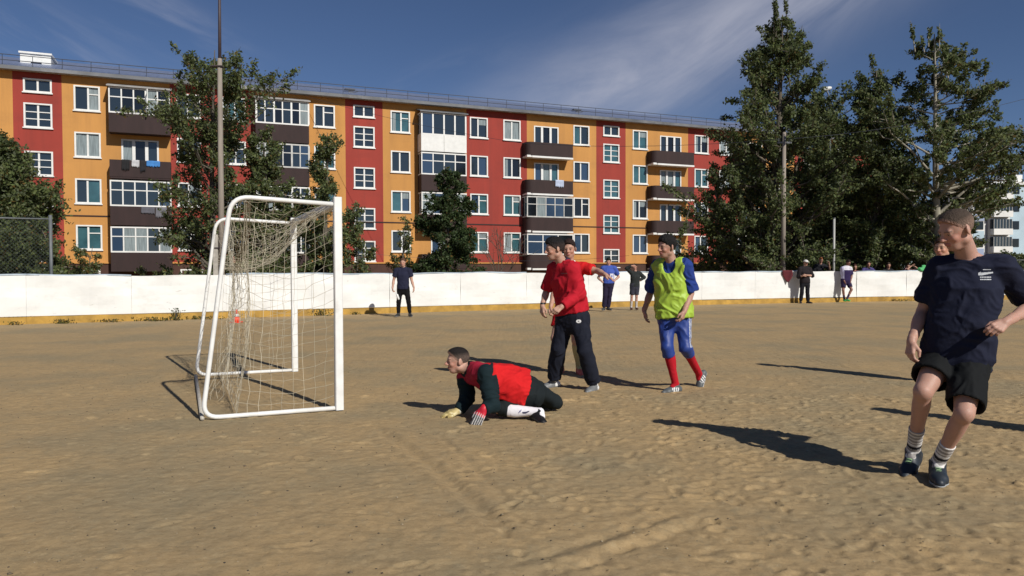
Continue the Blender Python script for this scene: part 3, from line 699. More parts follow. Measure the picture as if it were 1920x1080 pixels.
tree(tb_(668, YA + 1), hgt(668, 420, YA + 1), lambda t: 1.1 * (1 - t) ** 0.4, 26, 'low shrubby tree right of the goal against the red wall', 43, 0.13, 70, 0.25, elev=(0, 55), start=0.05, group=TG, trunk_r=0.06, brown=0.12)
# sapling and conifer like tree
tree(tb_(757, 33), hgt(757, 398, 33), lambda t: 0.85 * (1 - t) ** 0.5, 22, 'thin sapling behind the man in black by the boards', 47, 0.12, 60, 0.2, elev=(10, 60), start=0.05, group=TG, trunk_r=0.05, brown=0.25)
tree(tb_(842, 35), hgt(840, 308, 35), lambda t: 1.8 * (1 - t) ** 0.7 + 0.25, 90, 'dense pointed dark green tree in front of the dark balconies', 53, 0.14, 105, 0.24, elev=(-5, 35), start=0.03, group=TG, trunk_r=0.12, cols=[(0.045, 0.075, 0.026), (0.06, 0.09, 0.03), (0.035, 0.055, 0.022)], brown=0.03)
# little tree at far left under the yellow wall
tree(tb_(168, 32), hgt(168, 458, 32), lambda t: 0.75, 14, 'small loose bush under the leftmost yellow wall', 59, 0.13, 50, 0.2, elev=(10, 60), start=0.15, group=TG, trunk_r=0.04, brown=0.2)
# big poplars at the right
YB = 36.0
tree(tb_(1445, YB), hgt(1470, 12, YB), lambda t: 5.3 * max(0.01, 1 - t) ** 0.66 * (1 if t > 0.3 else 0.8), 150, 'tallest tree, a broad pointed poplar behind the right light pole', 61, 0.15, 66, 0.27, elev=(22, 62), start=0.08, trunk_r=0.26, group=TG, sub=6, spires=16, lean=(0.5, 0))
tree(tb_(1548, YB + 5), hgt(1548, 205, YB + 5), lambda t: 3.0 * max(0.02, 1 - t) ** 0.4, 64, 'dark tree filling the gap between the two tallest trees', 67, 0.16, 90, 0.40, elev=(20, 60), start=0.05, trunk_r=0.2, group=TG, sub=6)
tree(tb_(1640, YB - 1), hgt(1640, 118, YB - 1), lambda t: 2.5 * max(0.01, 1 - t) ** 0.40, 70, 'square topped dark green tree left of the wide spreading one', 71, 0.15, 100, 0.36, elev=(25, 60), start=0.05, trunk_r=0.2, group=TG, sub=6, spires=4)
tree(tb_(1762, YB - 3), hgt(1735, 48, YB - 3), lambda t: (6.0 if t > 0.46 else (4.2 if t > 0.36 else 1.9)) * max(0.01, 1 - t) ** 0.62, 120, 'wide spreading tree with upswept bare edged branches at the right', 79, 0.15, 64, 0.22, elev=(8, 38), start=0.10, trunk_r=0.22, group=TG, sub=5, spires=6, bark=M_barkp, bias=0.15, lean=(-0.4, 0))
tree(tb_(1700, YB + 6), hgt(1700, 330, YB + 6), lambda t: 2.7 * max(0.05, 1 - t) ** 0.4, 46, 'low dark tree behind the spectators', 83, 0.2, 90, 0.45, elev=(0, 50), start=0.02, trunk_r=0.14, group=TG, sub=6)
tree(tb_(1590, YB + 3), hgt(1590, 350, YB + 3), lambda t: 2.6 * max(0.05, 1 - t) ** 0.4, 34, 'low dark tree behind the small grey post', 89, 0.2, 90, 0.42, elev=(0, 50), start=0.02, trunk_r=0.12, group=TG, sub=6)
tree(tb_(1345, YB + 5), hgt(1345, 300, YB + 5), lambda t: 1.6 * max(0.05, 1 - t) ** 0.5, 16, 'thin leafy tree shading the last red wall', 97, 0.17, 60, 0.32, elev=(20, 65), start=0.2, trunk_r=0.08, group=TG, sub=5)
tree(tb_(1480, YB + 9), hgt(1480, 420, YB + 9), lambda t: 3.6 * max(0.05, 1 - t) ** 0.35, 30, 'low bush spreading behind the right light pole', 101, 0.2, 90, 0.45, elev=(0, 50), start=0.02, trunk_r=0.1, group=TG, sub=6)
tree(tb_(1905, 60), hgt(1905, 475, 60), lambda t: 2.2 * max(0.05, 1 - t) ** 0.4, 24, 'distant low bush in front of the pale blue block', 103, 0.28, 60, 0.5, elev=(0, 50), start=0.02, trunk_r=0.1, group=TG, sub=5)
tree(tb_(1768, 50), hgt(1768, 395, 50), lambda t: 1.8 * max(0.05, 1 - t) ** 0.4, 30, 'dark distant tree left of the pale blue block', 107, 0.26, 70, 0.5, elev=(0, 50), start=0.02, trunk_r=0.15, group=TG, sub=5)

# bare dead shrub in front of the red wall
def bare(px, Y, top, seed):
    rg = np.random.default_rng(seed); o = tag(empty('bare_shrub', tb_(px, Y)), 'leafless shrub with thin dark twigs against the red wall', 'shrub'); m = MB(); H = hgt(px, top, Y)
    def br(p, d, L_, r, lev):
        q = p + d * L_; m.tube([p, (p + q) / 2 + rg.normal(size=3) * 0.03 * L_, q], [r, r * 0.8, r * 0.55], 5, cap=False)
        if lev:
            for k in range(3):
                dd = d + rg.normal(size=3) * 0.45; dd[2] = abs(dd[2]); dd /= np.linalg.norm(dd); br(p + d * L_ * rg.uniform(0.5, 1), dd, L_ * 0.62, r * 0.6, lev - 1)
    for k in range(4):
        d = np.array([rg.normal() * 0.25, rg.normal() * 0.25, 1.0]); d /= np.linalg.norm(d); br(np.zeros(3), d, H * 0.45, 0.035, 3)
    m.build('branches', M_bark, o, smooth=True)
bare(938, 44, 400, 5)

# weeds along the foot of the boards
M_weed = M_leaf
WG = 'weeds along the foot of the boards'
def weed(px, Y_off, h, w, n, label, seed):
    p = board_pt(px); p = p * (1 - Y_off / p[1]); p[2] = 0
    rg = np.random.default_rng(seed); o = tag(empty('weed', p), label, 'weed', WG)
    C = np.stack([rg.normal(size=n) * w * 0.4, rg.normal(size=n) * 0.06, rg.random(n) ** 1.3 * h], -1)
    leaves_mesh('leaves', C, 0.055, seed, o, cols=[(0.06, 0.09, 0.025), (0.10, 0.11, 0.03), (0.05, 0.06, 0.02)], brown=0.2)
    m = MB()
    for k in range(5): x = rg.normal() * w * 0.3; m.tube([(x * 0.5, 0, -0.01), (x, 0, h * 0.8)], 0.006, 4)
    m.build('stem', M_bark, o)
weed(331, 0.25, 0.34, 0.20, 150, 'dark upright weed in front of the boards left of the goal', 1)
weed(118, 0.2, 0.12, 0.35, 120, 'low weed patch near the left end of the yellow strip', 2)
weed(205, 0.2, 0.08, 0.5, 90, 'flat thin weed patch between the left weeds', 3)
weed(290, 0.25, 0.10, 0.8, 200, 'wide low weeds left of the dark upright weed', 4)
weed(385, 0.25, 0.09, 0.7, 160, 'low weeds seen between the goal tubes', 5)
weed(604, 0.22, 0.20, 0.42, 170, 'tufted yellow green weed left of the near goalpost', 6)
weed(668, 0.22, 0.07, 0.2, 50, 'tiny weed right of the near goalpost', 7)
weed(1690, 0.2, 0.10, 0.7, 120, 'low dry weeds at the right end of the boards', 8)
weed(1840, 0.2, 0.10, 0.7, 120, 'low weeds on the boards behind the man in the navy shirt', 9)
weed(30, 0.2, 0.08, 0.3, 60, 'sparse weed at the very left of the boards', 10)

# ------------------------------------------------------------------ poles, posts, wires
M_wood = mat('weathered_wood', (0.25, 0.215, 0.18), 0.9, 0.3, 5, 0.3, 20, stretch=(1, 1, 0.12), dark=(0.12, 0.10, 0.08))
M_steel = mat('grey_steel', (0.11, 0.12, 0.125), 0.5, 0.2, 6)
M_rust = mat('dark_paint', (0.05, 0.035, 0.04), 0.6, 0.2, 6)
M_conc = mat('concrete_post', (0.42, 0.39, 0.34), 0.9, 0.25, 6, dark=(0.25, 0.22, 0.18))
b0 = tb_(414, 27.0); o = tag(empty('lamp_pole', b0), 'very tall weathered pole with a dark steel mast rising out of frame behind the goal', 'pole')
zz = hgt(417, 110, 27); zt = hgt(420, -60, 27)
m = MB(); m.tube([(0.03, 0, 0.2), (0.06, 0, zz)], [0.115, 0.08], 12); m.build('pole', M_wood, o, smooth=True)
m = MB(); m.tube([(0.06, 0, zz - 0.4), (0.09, 0, zt)], [0.062, 0.045], 10); m.build('mast', M_rust, o, smooth=True)
m = MB(); m.box(-0.24, -0.07, -0.09, 0.09, 0, hgt(405, 440, 27)); m.build('concrete_stub', M_conc, o)
for z in (0.9, 2.2, zz - 0.3):
    m = MB(); m.box(-0.26, 0.17, -0.12, 0.12, z, z + 0.035); m.build('strap', M_rust, o)
b1 = tb_(1468, 33.0); o = tag(empty('light_pole', b1), 'pale weathered wooden pole in front of the tallest tree', 'pole')
z1 = hgt(1469, 248, 33)
m = MB(); m.tube([(0, 0, 0), (0.03, 0, z1)], [0.115, 0.075], 12); m.build('pole', M_wood, o, smooth=True)
m = MB(); m.box(-0.28, 0.34, -0.05, 0.05, z1 - 0.5, z1 - 0.42); m.tube([(0.25, 0, z1 - 0.42), (0.25, 0, z1 - 0.28)], 0.03, 6); m.tube([(-0.22, 0, z1 - 0.42), (-0.22, 0, z1 - 0.28)], 0.03, 6); m.build('crossarm', M_steel, o)
b2 = tb_(1563, 32.0); o = tag(empty('steel_post', b2), 'short thin grey steel post right of the wooden pole', 'post')
m = MB(); m.tube([(0, 0, 0), (0.01, 0, hgt(1563, 410, 32))], 0.05, 10); m.build('post', mat('galvanised', (0.36, 0.36, 0.34), 0.5), o, smooth=True)
m = MB(); m.tube([(0.01, 0, hgt(1563, 410, 32)), (0.01, 0, hgt(1563, 410, 32) + 0.04)], 0.06, 10); m.build('cap', M_steel, o)
b3 = tb_(1551, 39.0); zl = hgt(1551, 166, 39)
o = tag(empty('street_lamp', b3), 'street lamp with a white domed head rising between the tall trees', 'street lamp')
m = MB(); m.tube([(0.1, 0, 0), (0.1, 0, zl - 1.0), (0.0, 0, zl - 0.3), (-0.15, 0, zl)], [0.07, 0.05, 0.04, 0.04], 8); m.build('pole', M_steel, o, smooth=True)
m = MB(); m.tube([(-0.36, 0, zl - 0.10), (-0.18, 0, zl - 0.04), (0.06, 0, zl + 0.02), (0.16, 0, zl + 0.05)], [0.05, 0.11, 0.10, 0.05], 12); m.build('lamp_head', M_white, o, smooth=True)
def wire(pts, label, r=0.012, sag=0.6, n=24):
    P = []
    for a, b in zip(pts[:-1], pts[1:]):
        a = np.array(a); b = np.array(b)
        for i in range(n):
            t = i / n; P.append(a + (b - a) * t + np.array([0, 0, -sag * 4 * t * (1 - t)]))
    P.append(np.array(pts[-1])); c = P[0].copy(); m = MB(); m.tube([p - c for p in P], r, 4)
    o = m.build('overhead_cable', M_dark, loc=c); tag(o, label, 'cable')
top1 = b1 + np.array([0.03, 0, z1 - 0.3])
wire([at(560, 176, 50), at(975, 268, 42), top1], 'thin overhead cable crossing the facade up to the right wooden pole', 0.012, 0.25)
wire([top1, at(1960, 175, 30)], 'thin overhead cable running right from the wooden pole through the trees', 0.010, 0.3)
wire([at(1800, 232, 40), at(1990, 290, 34)], 'lower thin cable beside the pale blue block', 0.010, 0.3)
wire([at(1180, 479, 47), at(940, 488, 49), at(640, 470, 44)], 'low thin cable in front of the ground floor windows', 0.010, 0.15)
# fence line with dark mesh on the left, and behind the spectators
def mesh_fence(p, q, h, label, rails=(0.98,), posts=4, cell=0.11, r=0.0045):
    p = np.array(p); q = np.array(q); d = q - p; L_ = np.linalg.norm(d); u = d / L_
    o = tag(empty('mesh_fence', p), label, 'fence')
    for i in range(posts):
        t = L_ * i / (posts - 1); m = MB(); m.tube([u * t, u * t + np.array([0, 0, h + 0.05])], 0.045, 8); m.build('post', M_steel, o, smooth=True)
    m = MB()
    for f in rails: m.tube([np.array([0, 0, h * f]), u * L_ + np.array([0, 0, h * f])], 0.022, 6)
    m.build('rail', M_steel, o, smooth=True)
    m = MB(); nx = int((L_ + h) / cell)
    for i in range(-int(h / cell), int(L_ / cell) + 1):
        for sgn in (1, -1):
            x0 = i * cell; x1 = x0 + h; 
            if sgn < 0: za, zb = h, 0
            else: za, zb = 0, h
            t0 = max(0, -x0 / h); t1 = min(1, (L_ - x0) / h)
            if t1 <= t0: continue
            m.tube([u * (x0 + h * t0) + np.array([0, 0, za + (zb - za) * t0]), u * (x0 + h * t1) + np.array([0, 0, za + (zb - za) * t1])], r, 3, cap=False)
    m.build('wire_mesh', mat('mesh_dark', (0.025, 0.035, 0.03), 0.8), o)
a = board_pt(-150) ; b = board_pt(98)
mesh_fence(a * 1.04 * np.array([1, 1, 0]), b * 1.04 * np.array([1, 1, 0]), hgt(50, 407, b[1] * 1.04), 'dark wire mesh fence on grey posts behind the boards at the left edge', posts=3, cell=0.10)
p_, q_ = tb_(1390, 46), tb_(1990, 40)
mesh_fence(p_, q_, hgt(1700, 488, 43), 'dark wire mesh fence in the shade behind the spectators', rails=(0.98, 0.5), posts=8, cell=0.16, r=0.008)

# ------------------------------------------------------------------ goal
M_gp = mat('goal_white', (0.74, 0.74, 0.72), 0.5, 0.08, 9, dark=(0.40, 0.37, 0.33))
M_net = mat('net_cord', (0.50, 0.45, 0.34), 0.9)
pA = gnd(636, 768); pB = gnd(553, 696)
goal = tag(empty('football_goal', (pA + pB) / 2), 'white mini football goal with square posts and a sagging tan net', 'goal')
gc = np.array(goal.location); a_ = pA - gc; b_ = pB - gc
cd = (b_ - a_) / np.linalg.norm(b_ - a_); bk = np.array([-cd[1], cd[0], 0])      # back direction
if bk[0] > 0: bk = -bk
HG = 2.06
def sqbar(p, q, w, name, up=None):
    m = MB(); p = np.array(p); q = np.array(q); d = (q - p) / np.linalg.norm(q - p)
    u = cd if abs(np.dot(d, cd)) < 0.9 else bk; u = u - d * np.dot(u, d); u /= np.linalg.norm(u); v = np.cross(d, u); h = w / 2; c = 0.008
    ring = [(h, h - c), (h - c, h), (-h + c, h), (-h, h - c), (-h, -h + c), (-h + c, -h), (h - c, -h), (h, -h + c)]
    V = [p + u * x + v * y for x, y in ring] + [q + u * x + v * y for x, y in ring]
    m.add(V, [(i, (i + 1) % 8, 8 + (i + 1) % 8, 8 + i) for i in range(8)] + [tuple(range(7, -1, -1)), tuple(range(8, 16))]); return m.build(name, M_gp, goal)
sqbar(a_, a_ + np.array([0, 0, HG + 0.02]), 0.078, 'goalpost'); sqbar(b_, b_ + np.array([0, 0, HG + 0.02]), 0.078, 'goalpost')
sqbar(a_ + cd * 0.0395 + np.array([0, 0, HG - 0.042]), b_ - cd * 0.0395 + np.array([0, 0, HG - 0.042]), 0.076, 'crossbar')
DT, DB = 0.97, 1.24
def arc(c0, c1, c2, n=6, f=0.16):
    """round the corner at c1"""
    c0, c1, c2 = map(np.array, (c0, c1, c2)); u = (c0 - c1); u /= np.linalg.norm(u); v = (c2 - c1); v /= np.linalg.norm(v)
    return [(c1 + u * f) * (1 - t) ** 2 + c1 * 2 * t * (1 - t) + (c1 + v * f) * t * t for t in np.linspace(0, 1, n)]
side = []
Z_ = lambda z: np.array([0, 0, z])
for base in (a_, b_):
    P_t0 = base + bk * 0.04 + Z_(HG - 0.05); P_t1 = base + bk * DT + Z_(HG - 0.005); P_b1 = base + bk * DB + Z_(0.02); P_b0 = base + bk * 0.04 + Z_(0.018)
    pts = [P_t0] + arc(P_t0, P_t1, P_b1, 8, 0.17) + arc(P_t1, P_b1, P_b0, 8, 0.15) + [P_b0]
    m = MB(); m.tube(pts, 0.0215, 10); m.build('side_frame', M_gp, goal, smooth=True); side.append((P_t1, P_b1))
m = MB(); m.tube([side[0][1] - Z_(0.004), side[1][1] - Z_(0.004)], 0.019, 8); m.build('rear_bar', mat('worn_tube', (0.42, 0.39, 0.34), 0.6, 0.2, 10), goal, smooth=True)
# net: panels as cord grids
rg = np.random.default_rng(9)
def cords(grid, r=0.0019, rr=None):
    m = MB(); nu, nv = grid.shape[:2]
    for i in range(nu): m.tube(list(grid[i]), r, 3, cap=False)
    for j in range(nv): m.tube(list(grid[:, j]), r, 3, cap=False)
    return m
LG_ = np.linalg.norm(b_ - a_)
def net_panel(f, nu, nv, jit=0.007, name='net', r=0.0019):
    G = np.zeros((nu, nv, 3))
    for i in range(nu):
        for j in range(nv):
            u, v = i / (nu - 1), j / (nv - 1); p = f(u, v)
            e = 0 if (i in (0, nu - 1) or j in (0, nv - 1)) else 1
            G[i, j] = p + rg.normal(size=3) * jit * (0.3 + 0.7 * e)
    return cords(G, r).build(name, M_net, goal)
sn = math.sin
# rear: hangs from a sagging line (u along the goal, v downwards)
def rear(u, v):
    # top line is slack: bellies down to z=1.45 in the middle
    sag = 0.62 * math.sin(math.pi * u) ** 0.7
    top = a_ + (b_ - a_) * u + bk * (DT - 0.13) + Z_(HG - 0.05 - sag)
    bot = a_ + (b_ - a_) * u + bk * (DB - 0.30) + Z_(0.03)
    p = top * (1 - v) + bot * v
    return p + bk * (-0.10 * math.sin(math.pi * v) * (0.5 + 0.5 * math.sin(u * 9))) + cd * 0.04 * math.sin(v * 7 + u * 5)
net_panel(rear, 30, 19)
def topn(u, v):
    sag = 0.62 * math.sin(math.pi * u) ** 0.7
    p = a_ + (b_ - a_) * u + bk * (0.03 + (DT - 0.03) * v) + Z_(HG - 0.05 - sag * v ** 1.0 - 0.25 * math.sin(math.pi * v) * math.sin(math.pi * u))
    return p + bk * 0.03 * math.sin(u * 20)
net_panel(topn, 34, 13, 0.014)
for s_i, base in enumerate((a_, b_)):
    def sidep(u, v, base=base, s=(1 if s_i == 0 else -1)):
        back = (DT - 0.10) + (DB - DT - 0.17) * v
        z = (HG - 0.07) * (1 - v) + 0.03
        p = base + bk * (0.03 + (back - 0.05) * u) + Z_(z - 0.14 * math.sin(math.pi * u) * (1 - v) - 0.05 * math.sin(math.pi * u))
        return p + cd * s * 0.06 * math.sin(math.pi * u) * math.sin(math.pi * v)
    net_panel(sidep, 10, 18)
# bunched slack net: the roll hanging from the crossbar to the far rear, and the gathered column
def rope_bunch(pts, n, spread, name, r=0.0019):
    m = MB()
    for k in range(n):
        P = []; ph = rg.uniform(0, 6.28, 3)
        for i, p in enumerate(pts):
            t = i / (len(pts) - 1); s = spread(t) if callable(spread) else spread
            P.append(np.array(p) + np.array([math.sin(ph[0] + t * 9), math.sin(ph[1] + t * 8), math.sin(ph[2] + t * 11)]) * s * rg.uniform(0.5, 1.0))
        m.tube(P, r, 3, cap=False)
    return m.build(name, M_net, goal)
tb1 = [a_ + (b_ - a_) * u + bk * 0.05 + Z_(HG - 0.10 - 0.05 * math.sin(u * 12)) for u in np.linspace(0.02, 0.98, 20)]
rope_bunch(tb1, 9, 0.045, 'net_roll')
sagl = [rear(u, 0.0) for u in np.linspace(0.0, 1.0, 24)]
rope_bunch(sagl, 12, 0.05, 'net_roll')
colm = [rear(0.36 + 0.03 * math.sin(v * 4), v) + bk * 0.17 * v for v in np.linspace(0, 1, 16)]
rope_bunch(colm, 8, lambda t: 0.06 + 0.03 * t, 'net_gather')

# ------------------------------------------------------------------ traffic cone
c0 = gnd(443.5, 605)
cone = tag(empty('traffic_cone', c0), 'small orange traffic cone with a white band near the boards', 'traffic cone')
M_or = mat('cone_orange', (0.75, 0.06, 0.02), 0.5)
m = MB(); m.box(-0.13, 0.13, -0.13, 0.13, 0, 0.03); m.build('base', M_or, cone)
m = MB(); m.tube([(0, 0, 0.03), (0, 0, 0.16)], [0.105, 0.072], 20); m.build('body', M_or, cone, smooth=True)
m = MB(); m.tube([(0, 0, 0.161), (0, 0, 0.235)], [0.072, 0.052], 20); m.build('white_band', M_white, cone, smooth=True)
m = MB(); m.tube([(0, 0, 0.236), (0, 0, 0.345)], [0.052, 0.026], 20); m.build('tip', M_or, cone, smooth=True)
# cloth on the boards at the right
p = board_pt(1475); nb = np.array([0.1, -1, 0]) / 1.005
M_flag = mat('dark_red_cloth', (0.10, 0.012, 0.018), 0.9, 0.3, 6)
V = []; n = 8
for i in range(n):
    for j in range(n):
        u = i / (n - 1); v = j / (n - 1); V.append((u * 0.42 - 0.22, -0.09 - 0.03 * math.sin(u * 6 + v * 3), BH + 0.06 - v * (0.12 + 0.40 * (1 - abs(u - 0.55) * 1.6))))
F_ = np.array([(i * n + j, i * n + j + 1, (i + 1) * n + j + 1, (i + 1) * n + j) for i in range(n - 1) for j in range(n - 1)])
o = np_mesh('cloth', V, F_, M_flag, loc=p, smooth=True); md = o.modifiers.new('thick', 'SOLIDIFY'); md.thickness = 0.02
tag(o, 'small dark red cloth hung over the boards below the wooden pole', 'cloth')
# ------------------------------------------------------------------ people: one smooth implicit surface per body or garment
def nrm(v): v = np.asarray(v, float); return v / (np.linalg.norm(v) + 1e-12)
V3 = lambda *a: np.array(a, float)
class Field:
    def __init__(s): s.p = []
    def _a(s, lo, hi, fn, k, op): s.p.append((np.array(lo, float), np.array(hi, float), fn, k, op)); return s
    def cone(s, a, b, r1, r2, k=0.02, bulge=0.0, cut=False, cut0=False, op='u', bp=0.5):
        a = np.array(a, float); b = np.array(b, float); d = b - a; L2 = float(d @ d) + 1e-12; L = math.sqrt(L2); R = max(r1, r2) + abs(bulge)
        def fn(x, y, z):
            px, py, pz = x - a[0], y - a[1], z - a[2]
            tu = (px * d[0] + py * d[1] + pz * d[2]) / L2; t = np.clip(tu, 0, 1)
            r = r1 + (r2 - r1) * t
            if bulge: r = r + bulge * np.sin(np.pi * np.clip(t / (2 * bp), 0, 1)) ** 1.5 if bp < 0.5 else r + bulge * np.sin(np.pi * t)
            q = np.sqrt((px - t * d[0]) ** 2 + (py - t * d[1]) ** 2 + (pz - t * d[2]) ** 2) - r
            if cut: q = np.maximum(q, (tu - 1) * L)
            if cut0: q = np.maximum(q, -tu * L)
            return q
        return s._a(np.minimum(a, b) - R, np.maximum(a, b) + R, fn, k, op)
    def ell(s, c, ax, rad, k=0.02, op='u'):
        c = np.array(c, float); ax = [nrm(v) for v in ax]; R = max(rad)
        def fn(x, y, z):
            px, py, pz = x - c[0], y - c[1], z - c[2]; q = 0
            for v, r in zip(ax, rad): q = q + ((px * v[0] + py * v[1] + pz * v[2]) / r) ** 2
            return (np.sqrt(q + 1e-9) - 1) * min(rad)
        return s._a(c - R, c + R, fn, k, op)
    def loft(s, st, k=0.03, cut0=None, cut1=None, op='u', e=2.4, endc=0.8):
        """st: list of (center, lateral, a, b)"""
        Pn = np.array([q[0] for q in st], float); A = nrm(Pn[-1] - Pn[0]); o = Pn[0]; T = (Pn - o) @ A
        lat = np.array([nrm(q[1] - A * (np.array(q[1]) @ A)) for q in st]); fw = np.cross(A, lat); aa = np.array([q[2] for q in st]); bb = np.array([q[3] for q in st])
        R = max(aa.max(), bb.max()); TT = np.linspace(T[0], T[-1], 80)
        def sm(v): 
            f = np.interp(TT, T, v); kk = np.array([1, 2, 3, 4, 3, 2, 1.]); kk /= kk.sum(); return np.convolve(np.pad(f, 3, mode='edge'), kk, 'valid')
        tabs = [sm(Pn[:, i]) for i in range(3)] + [sm(lat[:, i]) for i in range(3)] + [sm(fw[:, i]) for i in range(3)] + [sm(aa), sm(bb)]
        def fn(x, y, z):
            t = (x - o[0]) * A[0] + (y - o[1]) * A[1] + (z - o[2]) * A[2]
            ii = np.clip(((t - T[0]) / (T[-1] - T[0]) * 79), 0, 79); i0 = np.minimum(ii.astype(np.int32), 78); f = ii - i0
            g = lambda tab: (tab[i0] * (1 - f) + tab[i0 + 1] * f)
            qx, qy, qz = x - g(tabs[0]), y - g(tabs[1]), z - g(tabs[2])
            u = qx * g(tabs[3]) + qy * g(tabs[4]) + qz * g(tabs[5]); v = qx * g(tabs[6]) + qy * g(tabs[7]) + qz * g(tabs[8])
            a_, b_ = g(tabs[9]), g(tabs[10]); w = t - np.clip(t, T[0], T[-1]); mn = np.minimum(a_, b_)
            d = ((np.abs(u / a_) ** e + np.abs(v / b_) ** e + np.abs(w / (mn * endc)) ** e + 1e-9) ** (1 / e) - 1) * mn
            if cut0 is not None: d = np.maximum(d, cut0 - t)
            if cut1 is not None: d = np.maximum(d, t - cut1)
            return d
        return s._a(Pn.min(0) - R, Pn.max(0) + R, fn, k, op)
    def plane(s, p, n, k=0.0, op='i'):
        """keep the side the normal points away from"""
        p = np.array(p, float); n = nrm(n)
        return s._a([-1e9] * 3, [1e9] * 3, lambda x, y, z: (x - p[0]) * n[0] + (y - p[1]) * n[1] + (z - p[2]) * n[2], k, 'i')
    def add(s, other): s.p += other.p; return s
    def mesh(s, h, lo=None, hi=None, inflate=0.0):
        us = [q for q in s.p if q[4] == 'u']; M = 0.07
        L_ = np.min([q[0] for q in us], 0) - inflate - 0.03; H_ = np.max([q[1] for q in us], 0) + inflate + 0.03
        if lo is not None: L_ = np.maximum(L_, lo)
        if hi is not None: H_ = np.minimum(H_, hi)
        n = np.ceil((H_ - L_) / h).astype(int) + 1
        ax = [L_[i] + h * np.arange(n[i]) for i in range(3)]
        F = np.full(tuple(n), 1.0, dtype=np.float64)
        for plo, phi, fn, k, op in s.p:
            sl = []
            for i in range(3):
                a = int(np.clip(np.floor((plo[i] - M - inflate - L_[i]) / h), 0, n[i])); b = int(np.clip(np.ceil((phi[i] + M + inflate - L_[i]) / h) + 1, 0, n[i])); sl.append(slice(a, b))
            if any(q.stop <= q.start for q in sl): continue
            d = fn(ax[0][sl[0]][:, None, None], ax[1][sl[1]][None, :, None], ax[2][sl[2]][None, None, :])
            d = np.broadcast_to(d, tuple(q.stop - q.start for q in sl)); f = F[tuple(sl)]
            if op == 'u':
                d = d - inflate
                if k > 0: hh = np.clip(0.5 + 0.5 * (f - d) / k, 0, 1); f = f * (1 - hh) + d * hh - k * hh * (1 - hh)
                else: f = np.minimum(f, d)
            else:
                if op == 's': d = -d
                if k > 0: hh = np.clip(0.5 - 0.5 * (f - d) / k, 0, 1); f = f * (1 - hh) + d * hh + k * hh * (1 - hh)
                else: f = np.maximum(f, d)
            F[tuple(sl)] = f
        return surface_nets(F, L_, h)

def surface_nets(F, org, h):
    ins = F < 0
    c = np.zeros(tuple(np.array(F.shape) - 1), dtype=np.int8)
    for dx in (0, 1):
        for dy in (0, 1):
            for dz in (0, 1): c += ins[dx:F.shape[0] - 1 + dx, dy:F.shape[1] - 1 + dy, dz:F.shape[2] - 1 + dz]
    act = (c > 0) & (c < 8); I = np.argwhere(act); ids = np.full(act.shape, -1, dtype=np.int64); ids[act] = np.arange(len(I))
    if len(I) == 0: return np.zeros((0, 3)), np.zeros((0, 4), int)
    cor = [(a, b, d) for a in (0, 1) for b in (0, 1) for d in (0, 1)]
    vals = np.stack([F[I[:, 0] + a, I[:, 1] + b, I[:, 2] + d] for a, b, d in cor], 1)
    acc = np.zeros((len(I), 3)); cnt = np.zeros(len(I))
    for i in range(8):
        for j in range(i + 1, 8):
            if sum(abs(x - y) for x, y in zip(cor[i], cor[j])) != 1: continue
            m = (vals[:, i] < 0) != (vals[:, j] < 0); t = vals[:, i] / np.where(m, vals[:, i] - vals[:, j], 1); t = np.clip(t, 0, 1)
            p = np.array(cor[i]) + (np.array(cor[j]) - np.array(cor[i])) * t[:, None]; acc[m] += p[m]; cnt[m] += 1
    V = (I + acc / cnt[:, None]) * h + org
    Q = []
    for ax_ in range(3):
        o1, o2 = [(1, 2), (2, 0), (0, 1)][ax_]
        sa = [slice(None)] * 3; sb = [slice(None)] * 3; sa[ax_] = slice(0, -1); sb[ax_] = slice(1, None)
        cr = ins[tuple(sa)] != ins[tuple(sb)]; E = np.argwhere(cr)
        E = E[(E[:, o1] > 0) & (E[:, o2] > 0) & (E[:, o1] < ids.shape[o1]) & (E[:, o2] < ids.shape[o2])]
        e1 = np.zeros(3, int); e1[o1] = 1; e2 = np.zeros(3, int); e2[o2] = 1
        g = lambda e: ids[e[:, 0], e[:, 1], e[:, 2]]
        q = np.stack([g(E - e1 - e2), g(E - e2), g(E), g(E - e1)], 1)
        fl = ~ins[E[:, 0], E[:, 1], E[:, 2]]; q[fl] = q[fl][:, ::-1]; Q.append(q)
    Q = np.concatenate(Q); Q = Q[(Q >= 0).all(1)]
    return V, Q

def vnormals(V, F):
    n = np.cross(V[F[:, 2]] - V[F[:, 0]], V[F[:, 3]] - V[F[:, 1]]); N = np.zeros_like(V)
    for i in range(4): np.add.at(N, F[:, i], n)
    return N / (np.linalg.norm(N, axis=1)[:, None] + 1e-12)
def relax(V, F, it=1, lam=0.5):
    for _ in range(it):
        A = np.zeros_like(V); c = np.zeros(len(V))
        for i in range(4):
            for j in (1, 3): np.add.at(A, F[:, i], V[F[:, (i + j) % 4]]); np.add.at(c, F[:, i], 1)
        V = V + lam * (A / np.maximum(c, 1)[:, None] - V)
    return V

